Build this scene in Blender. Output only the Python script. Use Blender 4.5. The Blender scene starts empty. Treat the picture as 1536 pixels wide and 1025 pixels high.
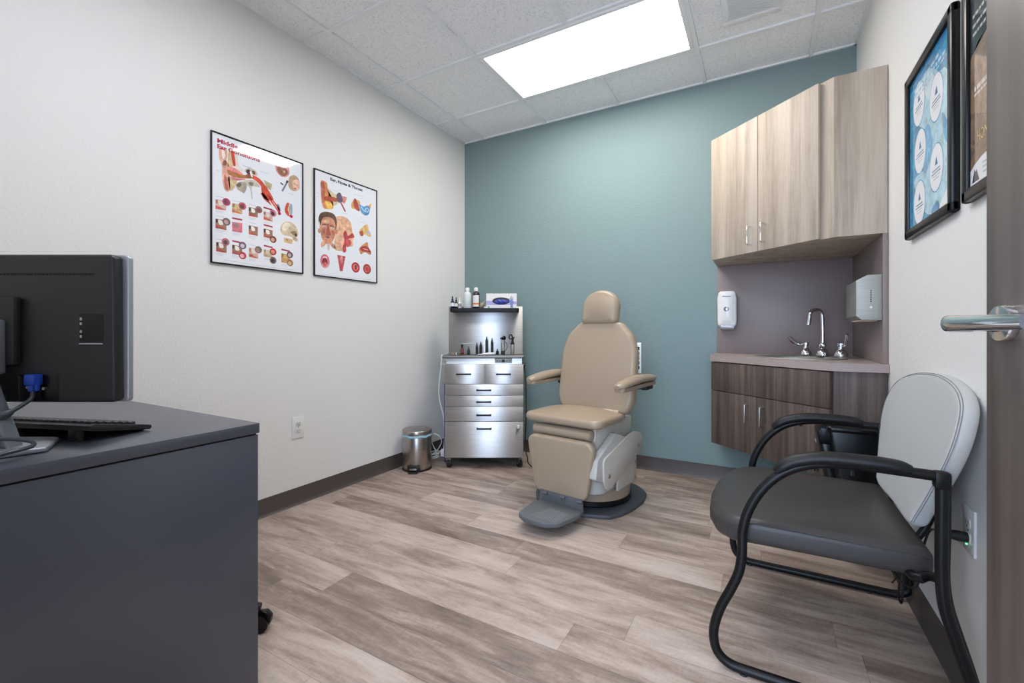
import bpy, bmesh, math, random
import numpy as np
from mathutils import Vector, Matrix
random.seed(7)
C = bpy.context.scene.collection
R = math.radians
MATS = {}          # parent matrices of the things' empties


def s2l(c):
    return tuple(((v / 255) / 12.92 if v / 255 <= .04045 else ((v / 255 + .055) / 1.055) ** 2.4) for v in c)
LAMP, FILL_LAMP, WORLD, COOL_FILL, CORR, EXPO = 9, 9.5, .5, 130, 15, .80


# ------------------------------------------------------------------ materials
def new_mat(name):
    m = bpy.data.materials.new(name)
    m.use_nodes = True
    nt = m.node_tree
    return m, nt, nt.nodes['Principled BSDF']


def simple(name, col, rough=.5, metal=0.0, bump=0.0, bscale=200, spec=.5, coat=0.0, aniso=0.0, var=0.0, vscale=8):
    m, nt, b = new_mat(name)
    c = s2l(col)
    b.inputs['Base Color'].default_value = (*c, 1)
    b.inputs['Roughness'].default_value = rough
    b.inputs['Metallic'].default_value = metal
    b.inputs['Specular IOR Level'].default_value = spec
    if coat:
        b.inputs['Coat Weight'].default_value = coat
        b.inputs['Coat Roughness'].default_value = .04
    if aniso:
        b.inputs['Anisotropic'].default_value = aniso
    geo = None
    if bump or var:
        geo = nt.nodes.new('ShaderNodeNewGeometry')
    if bump:
        n = nt.nodes.new('ShaderNodeTexNoise')
        n.inputs['Scale'].default_value = bscale
        n.inputs['Detail'].default_value = 3
        nt.links.new(geo.outputs['Position'], n.inputs['Vector'])
        bp = nt.nodes.new('ShaderNodeBump')
        bp.inputs['Strength'].default_value = bump
        bp.inputs['Distance'].default_value = .002
        nt.links.new(n.outputs['Fac'], bp.inputs['Height'])
        nt.links.new(bp.outputs['Normal'], b.inputs['Normal'])
    if var:
        n = nt.nodes.new('ShaderNodeTexNoise')
        n.inputs['Scale'].default_value = vscale
        n.inputs['Detail'].default_value = 4
        nt.links.new(geo.outputs['Position'], n.inputs['Vector'])
        mx = nt.nodes.new('ShaderNodeMix')
        mx.data_type = 'RGBA'
        mx.inputs['A'].default_value = (*[v * (1 - var) for v in c], 1)
        mx.inputs['B'].default_value = (*[min(1, v * (1 + var)) for v in c], 1)
        nt.links.new(n.outputs['Fac'], mx.inputs['Factor'])
        nt.links.new(mx.outputs['Result'], b.inputs['Base Color'])
    return m


def noise(nt, vec, scale, detail=4, rough=.55, dist=0.0):
    n = nt.nodes.new('ShaderNodeTexNoise')
    n.inputs['Scale'].default_value = scale
    n.inputs['Detail'].default_value = detail
    n.inputs['Roughness'].default_value = rough
    n.inputs['Distortion'].default_value = dist
    nt.links.new(vec, n.inputs['Vector'])
    return n.outputs['Fac']


def mapping(nt, vec, scale, loc=(0, 0, 0)):
    n = nt.nodes.new('ShaderNodeMapping')
    n.inputs['Scale'].default_value = scale
    n.inputs['Location'].default_value = loc
    nt.links.new(vec, n.inputs['Vector'])
    return n.outputs['Vector']


def ramp(nt, fac, stops):
    n = nt.nodes.new('ShaderNodeValToRGB')
    e = n.color_ramp.elements
    while len(e) < len(stops):
        e.new(.5)
    for q, (p, c) in zip(e, stops):
        q.position = p
        q.color = (*s2l(c), 1)
    nt.links.new(fac, n.inputs['Fac'])
    return n.outputs['Color']


def math_node(nt, op, a, b=None, c=None):
    n = nt.nodes.new('ShaderNodeMath')
    n.operation = op
    for i, v in enumerate((a, b, c)):
        if v is None:
            continue
        if isinstance(v, (int, float)):
            n.inputs[i].default_value = v
        else:
            nt.links.new(v, n.inputs[i])
    return n.outputs[0]


def wood(name, stops, rough=.45, fine=95, broad=13, off=(0, 0, 0), zs=.05, wavy=.25):
    """laminate with vertical grain: noise stretched along z"""
    m, nt, b = new_mat(name)
    g = nt.nodes.new('ShaderNodeNewGeometry').outputs['Position']
    v = mapping(nt, g, (1, 1, zs), off)
    a = noise(nt, v, broad, 3, .5, wavy)
    f = noise(nt, mapping(nt, g, (1, 1, zs * .5), off), fine, 5, .7, .3)
    w = noise(nt, mapping(nt, g, (1, 1, zs * 3), off), broad * 2.2, 3, .6, 1.2)
    t = math_node(nt, 'MULTIPLY_ADD', a, .55, math_node(nt, 'MULTIPLY_ADD', f, .3, math_node(nt, 'MULTIPLY', w, .15)))
    col = ramp(nt, t, stops)
    nt.links.new(col, b.inputs['Base Color'])
    b.inputs['Roughness'].default_value = rough
    bp = nt.nodes.new('ShaderNodeBump')
    bp.inputs['Strength'].default_value = .08
    bp.inputs['Distance'].default_value = .001
    nt.links.new(f, bp.inputs['Height'])
    nt.links.new(bp.outputs['Normal'], b.inputs['Normal'])
    return m


def brushed(name, col, rough=.28, axis='x', aniso=.0):
    """stainless steel with a brushed grain"""
    m, nt, b = new_mat(name)
    tc = nt.nodes.new('ShaderNodeTexCoord').outputs['Object']
    sc = (1.5, 1.5, 160) if axis == 'x' else (160, 160, 1.5)
    f = noise(nt, mapping(nt, tc, sc), 4, 3, .6)
    col2 = ramp(nt, f, [(.3, tuple(int(v * .93) for v in col)), (.7, tuple(min(255, int(v * 1.05)) for v in col))])
    nt.links.new(col2, b.inputs['Base Color'])
    b.inputs['Metallic'].default_value = 1
    nt.links.new(math_node(nt, 'MULTIPLY_ADD', f, .12, rough - .06), b.inputs['Roughness'])
    if aniso:
        tg = nt.nodes.new('ShaderNodeCombineXYZ')
        tg.inputs[2].default_value = 1
        nt.links.new(tg.outputs[0], b.inputs['Tangent'])
        b.inputs['Anisotropic'].default_value = aniso
    return m


def wall_mat(name, col):
    m, nt, b = new_mat(name)
    g = nt.nodes.new('ShaderNodeNewGeometry').outputs['Position']
    b.inputs['Base Color'].default_value = (*s2l(col), 1)
    b.inputs['Roughness'].default_value = .62
    b.inputs['Specular IOR Level'].default_value = .3
    f = noise(nt, g, 95, 3, .55)
    bp = nt.nodes.new('ShaderNodeBump')
    bp.inputs['Strength'].default_value = .5
    bp.inputs['Distance'].default_value = .003
    nt.links.new(f, bp.inputs['Height'])
    nt.links.new(bp.outputs['Normal'], b.inputs['Normal'])
    return m


def floor_mat():
    m, nt, b = new_mat('grey_oak_plank')
    g = nt.nodes.new('ShaderNodeNewGeometry').outputs['Position']
    at = nt.nodes.new('ShaderNodeAttribute')
    at.attribute_name = 'plank'
    sp = nt.nodes.new('ShaderNodeSeparateColor')
    nt.links.new(at.outputs['Color'], sp.inputs[0])
    off = nt.nodes.new('ShaderNodeCombineXYZ')
    nt.links.new(math_node(nt, 'MULTIPLY', sp.outputs[1], 40), off.inputs[0])
    nt.links.new(math_node(nt, 'MULTIPLY', sp.outputs[2], 40), off.inputs[1])
    ad = nt.nodes.new('ShaderNodeVectorMath')
    nt.links.new(g, ad.inputs[0])
    nt.links.new(off.outputs[0], ad.inputs[1])
    v = ad.outputs[0]
    cloud = noise(nt, mapping(nt, v, (1.2, 6.5, 1)), 1.9, 6, .62, .6)
    smear = noise(nt, mapping(nt, v, (2.2, 14, 1)), 3.2, 6, .7, .8)
    grain = noise(nt, mapping(nt, v, (6, 60, 1)), 5, 6, .75, .4)
    cross = noise(nt, mapping(nt, v, (55, 14, 1)), 2.2, 3, .6, .3)
    t = math_node(nt, 'MULTIPLY_ADD', cloud, .66, math_node(nt, 'MULTIPLY_ADD', smear, .28, math_node(nt, 'MULTIPLY', grain, .22)))
    t = math_node(nt, 'ADD', t, math_node(nt, 'MULTIPLY_ADD', sp.outputs[0], .22, math_node(nt, 'MULTIPLY_ADD', cross, .10, -.23)))
    col = ramp(nt, t, FLOOR_STOPS)
    nt.links.new(col, b.inputs['Base Color'])
    b.inputs['Roughness'].default_value = .42
    b.inputs['Specular IOR Level'].default_value = .4
    bp = nt.nodes.new('ShaderNodeBump')
    bp.inputs['Strength'].default_value = .12
    bp.inputs['Distance'].default_value = .001
    nt.links.new(grain, bp.inputs['Height'])
    nt.links.new(bp.outputs['Normal'], b.inputs['Normal'])
    return m


def tile_mat():
    m, nt, b = new_mat('mineral_fibre_tile')
    g = nt.nodes.new('ShaderNodeNewGeometry').outputs['Position']
    f = noise(nt, g, 120, 3, .6)
    f2 = noise(nt, mapping(nt, g, (1, 1, 1), (3, 5, 0)), 240, 2, .6)
    t = math_node(nt, 'MULTIPLY_ADD', f, .6, math_node(nt, 'MULTIPLY', f2, .4))
    col = ramp(nt, t, [(.35, (190, 191, 191)), (.44, (242, 242, 242)), (.6, (249, 249, 248))])
    nt.links.new(col, b.inputs['Base Color'])
    b.inputs['Roughness'].default_value = .9
    b.inputs['Specular IOR Level'].default_value = .1
    bp = nt.nodes.new('ShaderNodeBump')
    bp.inputs['Strength'].default_value = .35
    bp.inputs['Distance'].default_value = .002
    nt.links.new(t, bp.inputs['Height'])
    nt.links.new(bp.outputs['Normal'], b.inputs['Normal'])
    return m


def ink_mat():
    m, nt, b = new_mat('printed_sheet_under_gloss')
    at = nt.nodes.new('ShaderNodeAttribute')
    at.attribute_name = 'ink'
    # printed tone: mottled where there is colour, clean where the paper is white
    g = nt.nodes.new('ShaderNodeNewGeometry').outputs['Position']
    f = noise(nt, g, 26, 4, .6, .8)
    hs = nt.nodes.new('ShaderNodeSeparateColor')
    hs.mode = 'HSV'
    nt.links.new(at.outputs['Color'], hs.inputs[0])
    k = math_node(nt, 'MULTIPLY', math_node(nt, 'MULTIPLY_ADD', f, 1.9, -.98), math_node(nt, 'MINIMUM', math_node(nt, 'MULTIPLY', math_node(nt, 'SUBTRACT', hs.outputs[1], .06), 1.6), 1))
    mx = nt.nodes.new('ShaderNodeVectorMath')
    mx.operation = 'SCALE'
    nt.links.new(at.outputs['Color'], mx.inputs[0])
    nt.links.new(math_node(nt, 'MAXIMUM', math_node(nt, 'ADD', 1, k), .25), mx.inputs['Scale'])
    nt.links.new(mx.outputs[0], b.inputs['Base Color'])
    b.inputs['Roughness'].default_value = .035
    b.inputs['Specular IOR Level'].default_value = 1.0
    return m


def glow_mat(name, col, s):
    m, nt, b = new_mat(name)
    b.inputs['Base Color'].default_value = (.8, .8, .8, 1)
    b.inputs['Emission Color'].default_value = (*col, 1)
    b.inputs['Emission Strength'].default_value = s
    return m


# ------------------------------------------------------------------ mesh helpers
def B():
    return bmesh.new()


def box(bm, x0, x1, y0, y1, z0, z1, bev=0.0, seg=2):
    t = bmesh.new()
    vs = [t.verts.new((x, y, z)) for z in (z0, z1) for y in (y0, y1) for x in (x0, x1)]
    for q in ((0, 2, 3, 1), (4, 5, 7, 6), (0, 1, 5, 4), (2, 6, 7, 3), (0, 4, 6, 2), (1, 3, 7, 5)):
        t.faces.new([vs[i] for i in q])
    if bev:
        bmesh.ops.bevel(t, geom=t.edges[:], offset=bev, segments=seg, profile=.5, affect='EDGES', clamp_overlap=True)
    join(bm, t)
    return bm


def join(bm, t, M=None):
    if M is not None:
        t.transform(M)
    me = bpy.data.meshes.new('tmp')
    t.to_mesh(me)
    t.free()
    bm.from_mesh(me)
    bpy.data.meshes.remove(me)


def prism(bm, pts, z0, z1, bev=0.0, M=None, seg=2):
    """extrude an outline in xy from z0 to z1"""
    t = bmesh.new()
    a = [t.verts.new((p[0], p[1], z0)) for p in pts]
    b = [t.verts.new((p[0], p[1], z1)) for p in pts]
    n = len(pts)
    t.faces.new(a[::-1])
    t.faces.new(b)
    for i in range(n):
        t.faces.new((a[i], a[(i + 1) % n], b[(i + 1) % n], b[i]))
    bmesh.ops.recalc_face_normals(t, faces=t.faces[:])
    if bev:
        es = [e for e in t.edges if abs(e.verts[0].co.z - e.verts[1].co.z) < 1e-6]
        bmesh.ops.bevel(t, geom=es, offset=bev, segments=seg, profile=.5, affect='EDGES', clamp_overlap=True)
    join(bm, t, M)
    return bm


def rpoly(pts, rad, seg=6):
    """polygon with filleted corners; rad is one number or one per corner"""
    n = len(pts)
    if not hasattr(rad, '__len__'):
        rad = [rad] * n
    out = []
    for i in range(n):
        p = Vector(pts[i]); a = Vector(pts[i - 1]); b = Vector(pts[(i + 1) % n])
        u = (a - p); v = (b - p)
        lu, lv = u.length, v.length
        u.normalize(); v.normalize()
        ang = math.acos(max(-1, min(1, u.dot(v))))
        r = rad[i]
        if r <= 1e-6 or ang > math.pi - .02:
            out.append((p.x, p.y)); continue
        d = min(r / math.tan(ang / 2), .49 * lu, .49 * lv)
        r = d * math.tan(ang / 2)
        c = p + (u + v).normalized() * (r / math.sin(ang / 2))
        s = p + u * d - c; e = p + v * d - c
        a0 = math.atan2(s.y, s.x); a1 = math.atan2(e.y, e.x)
        da = (a1 - a0 + math.pi) % (2 * math.pi) - math.pi
        for k in range(seg + 1):
            q = a0 + da * k / seg
            out.append((c.x + r * math.cos(q), c.y + r * math.sin(q)))
    return out


def catmull(pts, n=6, closed=False):
    P = [Vector(p) for p in pts]
    out = []
    m = len(P)
    rng = range(m) if closed else range(m - 1)
    for i in rng:
        if closed:
            p0, p1, p2, p3 = P[i - 1], P[i], P[(i + 1) % m], P[(i + 2) % m]
        else:
            p0 = P[i - 1] if i else P[0] * 2 - P[1]
            p1, p2 = P[i], P[i + 1]
            p3 = P[i + 2] if i + 2 < m else P[m - 1] * 2 - P[m - 2]
        for k in range(n):
            t = k / n
            out.append(.5 * ((2 * p1) + (p2 - p0) * t + (2 * p0 - 5 * p1 + 4 * p2 - p3) * t * t + (3 * p1 - p0 - 3 * p2 + p3) * t ** 3))
    if not closed:
        out.append(P[-1])
    return out


def resample(pts, step):
    P = [Vector((p[0], p[1])) for p in pts]
    n = len(P)
    out = []
    for i in range(n):
        a, b = P[i], P[(i + 1) % n]
        L = (b - a).length
        if L < 1e-5:
            continue
        k = max(1, int(round(L / step)))
        for j in range(k):
            out.append(a.lerp(b, j / k))
    return out


def pad(bm, outline, thick, r, dome=.008, seg=5, rings=12, M=None, step=.02, backdome=0.0, fn=None):
    """upholstered cushion: outline in xy, front at z=0, rounded rim, crowned front"""
    P = resample(outline, step)
    n = len(P)
    area = sum(P[i].x * P[(i + 1) % n].y - P[(i + 1) % n].x * P[i].y for i in range(n))
    if area < 0:
        P.reverse()
    N = []
    for i in range(n):
        d = (P[(i + 1) % n] - P[i - 1]).normalized()
        N.append(Vector((d.y, -d.x)))
    c = sum(P, Vector((0, 0))) / n
    t = bmesh.new()
    prof = []
    for k in range(seg + 1):
        a = -math.pi / 2 + math.pi / 2 * k / seg
        prof.append((r * (1 - math.cos(a)), -thick + r + r * math.sin(a)))
    for k in range(seg + 1):
        a = math.pi / 2 * k / seg
        prof.append((r * (1 - math.cos(a)), -r + r * math.sin(a)))
    R_ = []
    for ins, z in prof:
        R_.append([t.verts.new((*(P[i] - N[i] * ins), z)) for i in range(n)])
    base = [P[i] - N[i] * r for i in range(n)]
    # crown: height of an evenly inflated skin fixed at the rim, solved on a square grid
    b2 = np.array([(p.x, p.y) for p in base]); c2 = np.array((c.x, c.y))
    g = np.array([c2 + (b2 - c2) * (1 - k / rings) for k in range(rings + 1)])
    lo, hi = b2.min(0), b2.max(0)
    hh = (hi - lo).max() / 64
    lo = lo - 2 * hh
    nx, ny = [int(q) for q in np.ceil((hi - lo) / hh) + 3]
    X, Y = np.meshgrid(lo[0] + hh * np.arange(nx), lo[1] + hh * np.arange(ny), indexing='ij')
    ins = np.zeros((nx, ny), bool)
    for a_, b_ in zip(b2, np.roll(b2, -1, 0)):
        if abs(b_[1] - a_[1]) > 1e-12:
            ins ^= ((a_[1] > Y) != (b_[1] > Y)) & (X < (b_[0] - a_[0]) * (Y - a_[1]) / (b_[1] - a_[1]) + a_[0])
    Z = np.zeros((nx, ny))
    for _ in range(2600):
        Z[1:-1, 1:-1] = np.where(ins[1:-1, 1:-1], .25 * (Z[:-2, 1:-1] + Z[2:, 1:-1] + Z[1:-1, :-2] + Z[1:-1, 2:] + 1), 0)
    q = (g - lo) / hh
    q0 = np.floor(q).astype(int); fr = q - q0
    ix, iy = q0[..., 0], q0[..., 1]
    z = (Z[ix, iy] * (1 - fr[..., 0]) + Z[ix + 1, iy] * fr[..., 0]) * (1 - fr[..., 1]) + (Z[ix, iy + 1] * (1 - fr[..., 0]) + Z[ix + 1, iy + 1] * fr[..., 0]) * fr[..., 1]
    z *= dome / Z.max()
    for k in range(1, rings):
        R_.append([t.verts.new((g[k, i_, 0], g[k, i_, 1], z[k, i_])) for i_ in range(n)])
    for a, b in zip(R_, R_[1:]):
        for i in range(n):
            t.faces.new((a[i], a[(i + 1) % n], b[(i + 1) % n], b[i]))
    top = t.verts.new((c.x, c.y, z[-1, 0]))
    for i in range(n):
        t.faces.new((R_[-1][i], R_[-1][(i + 1) % n], top))
    bot = t.verts.new((c.x, c.y, -thick - backdome))
    for i in range(n):
        t.faces.new((R_[0][(i + 1) % n], R_[0][i], bot))
    if fn:
        for v in t.verts:
            v.co = fn(v.co)
    bmesh.ops.recalc_face_normals(t, faces=t.faces[:])
    join(bm, t, M)
    return bm


def tube(bm, pts, r, seg=10, smooth=0, closed=False, caps=True, flat=1.0, up=None):
    """sweep a circle (or a flattened one) along a path; r may be a list"""
    P = catmull(pts, smooth, closed) if smooth else [Vector(p) for p in pts]
    n = len(P)
    if hasattr(r, '__len__'):
        m = len(r)
        rr = []
        for i in range(n):
            f = i / (n - 1) * (m - 1)
            k = min(int(f), m - 2)
            rr.append(r[k] + (r[k + 1] - r[k]) * (f - k))
    else:
        rr = [r] * n
    T = []
    for i in range(n):
        a = P[i - 1] if (i or closed) else P[i]
        b = P[(i + 1) % n] if (i < n - 1 or closed) else P[i]
        T.append((b - a).normalized())
    u = Vector(up) if up else Vector((0, 0, 1))
    if abs(T[0].dot(u)) > .95 and not up:
        u = Vector((1, 0, 0))
    x = (u - T[0] * u.dot(T[0])).normalized()
    rings = []
    for i in range(n):
        x = (x - T[i] * x.dot(T[i])).normalized()
        y = T[i].cross(x)
        rings.append([bm.verts.new(P[i] + (x * math.cos(2 * math.pi * k / seg) + y * math.sin(2 * math.pi * k / seg) * flat) * rr[i]) for k in range(seg)])
    pr = list(zip(rings, rings[1:]))
    if closed:
        pr.append((rings[-1], rings[0]))
    for a, b in pr:
        for k in range(seg):
            bm.faces.new((a[k], a[(k + 1) % seg], b[(k + 1) % seg], b[k]))
    if caps and not closed:
        bm.faces.new(rings[0][::-1])
        bm.faces.new(rings[-1])
    return bm


def lathe(bm, prof, seg=20, M=None, ctr=(0, 0, 0)):
    """revolve (r, z) pairs around z"""
    t = bmesh.new()
    rings = []
    for r, z in prof:
        if r < 1e-6:
            rings.append([t.verts.new((0, 0, z))])
        else:
            rings.append([t.verts.new((r * math.cos(2 * math.pi * k / seg), r * math.sin(2 * math.pi * k / seg), z)) for k in range(seg)])
    for a, b in zip(rings, rings[1:]):
        for k in range(seg):
            k2 = (k + 1) % seg
            if len(a) == 1 and len(b) == 1:
                continue
            if len(a) == 1:
                t.faces.new((a[0], b[k2], b[k]))
            elif len(b) == 1:
                t.faces.new((a[k], a[k2], b[0]))
            else:
                t.faces.new((a[k], a[k2], b[k2], b[k]))
    if len(rings[0]) > 1:
        t.faces.new(rings[0][::-1])
    if len(rings[-1]) > 1:
        t.faces.new(rings[-1])
    bmesh.ops.recalc_face_normals(t, faces=t.faces[:])
    M = M or Matrix.Identity(4)
    join(bm, t, Matrix.Translation(ctr) @ M)
    return bm


def cyl(bm, a, b, r, seg=16, r2=None):
    a, b = Vector(a), Vector(b)
    d = b - a
    q = Vector((0, 0, 1)).rotation_difference(d).to_matrix().to_4x4()
    return lathe(bm, [(r, 0), (r if r2 is None else r2, d.length)], seg, Matrix.Translation(a) @ q)


# ------------------------------------------------------------------ objects
def obj(name, bm, mat, parent=None, world=False, sharp=38):
    """link one mesh object; world=True when the mesh was made in world coordinates"""
    if world and parent is not None:
        bm.transform(MATS[parent.name].inverted())
    me = bpy.data.meshes.new(name)
    bm.to_mesh(me)
    bm.free()
    for p in me.polygons:
        p.use_smooth = True
    me.set_sharp_from_angle(angle=R(sharp))
    o = bpy.data.objects.new(name, me)
    C.objects.link(o)
    if mat is not None:
        me.materials.append(mat)
    if parent is not None:
        o.parent = parent
        MATS[o.name] = MATS[parent.name]
    return o


def tag(o, label, cat, group=None):
    o['label'] = label
    o['category'] = cat
    if group:
        o['group'] = group
    return o


def thing(name, label, cat, loc=(0, 0, 0), rz=0.0, group=None, size=1.0):
    o = bpy.data.objects.new(name, None)
    o.empty_display_size = .05
    C.objects.link(o)
    o.location = loc
    o.rotation_euler = (0, 0, rz)
    o.scale = (size, size, size)
    MATS[o.name] = Matrix.Translation(loc) @ Matrix.Rotation(rz, 4, 'Z') @ Matrix.Scale(size, 4)
    return tag(o, label, cat, group)


def struct(name, bm, mat, parent=None, world=False, label=None):
    o = obj(name, bm, mat, parent, world)
    if parent is None:
        o['kind'] = 'structure'
    if label:
        o['label'] = label
    return o


_tcache = {}


def text_tris(s, bold=0.0, space=1.0):
    """triangles of a line of lettering, scaled to unit cap height, left at 0; also its width"""
    key = (s, bold, space)
    if key in _tcache:
        return _tcache[key]
    cu = bpy.data.curves.new('lettering', 'FONT')
    cu.body = s
    cu.size = 1
    cu.offset = bold
    cu.space_character = space
    cu.resolution_u = 3
    o = bpy.data.objects.new('lettering', cu)
    C.objects.link(o)
    bpy.context.view_layer.update()
    me = bpy.data.meshes.new_from_object(o.evaluated_get(bpy.context.evaluated_depsgraph_get()))
    bpy.data.objects.remove(o)
    xs = [v.co.x for v in me.vertices]
    x0, x1 = min(xs), max(xs)
    cap = .72
    tr = [[((me.vertices[i].co.x - x0) / cap, me.vertices[i].co.y / cap) for i in p.vertices] for p in me.polygons]
    bpy.data.meshes.remove(me)
    bpy.data.curves.remove(cu)
    _tcache[key] = (tr, (x1 - x0) / cap)
    return _tcache[key]


class Sheet:
    """a printed sheet: flat coloured shapes in cm (u right, v down) laid on a plane"""

    def __init__(self, fn):
        self.fn = fn
        self.bm = bmesh.new()
        self.lay = self.bm.loops.layers.float_color.new('ink')

    def face(self, pts, col, layer):
        vs = [self.bm.verts.new(self.fn(p[0], p[1], layer)) for p in pts]
        try:
            f = self.bm.faces.new(vs)
        except ValueError:
            return
        c = (*s2l(col), 1)
        for l in f.loops:
            l[self.lay] = c

    def rect(self, u0, v0, u1, v1, col, layer=0):
        self.face([(u0, v0), (u1, v0), (u1, v1), (u0, v1)], col, layer)

    def art(self, L):
        for s in L:
            if s[0] == 'p':
                pts = [(p[0], p[1]) for p in catmull([(q[0], q[1], 0) for q in s[4]], 5, True)] if s[3] else s[4]
                self.face(pts, s[2], s[1])
            elif s[0] == 'e':
                c, rx, ry = s[3], s[4], s[5]
                self.face([(c[0] + rx * math.cos(a * math.pi / 12), c[1] + ry * math.sin(a * math.pi / 12)) for a in range(24)], s[2], s[1])
            else:
                w = s[3] / 2
                P = [Vector(p) for p in s[4]]
                for a, b in zip(P, P[1:]):
                    d = (b - a).normalized()
                    n = Vector((-d.y, d.x)) * w
                    self.face([a + n, b + n, b - n, a - n], s[2], s[1])

    def text(self, s, u, v, cap, col, layer, width=None, bold=.0, space=1.0):
        tr, w = text_tris(s, bold, space)
        kx = (width / w) if width else cap
        for t in tr:
            self.face([(u + p[0] * kx, v - p[1] * cap) for p in t], col, layer)

    def done(self, name, mat, parent):
        bmesh.ops.recalc_face_normals(self.bm, faces=self.bm.faces[:])
        return obj(name, self.bm, mat, parent, world=True)


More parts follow.
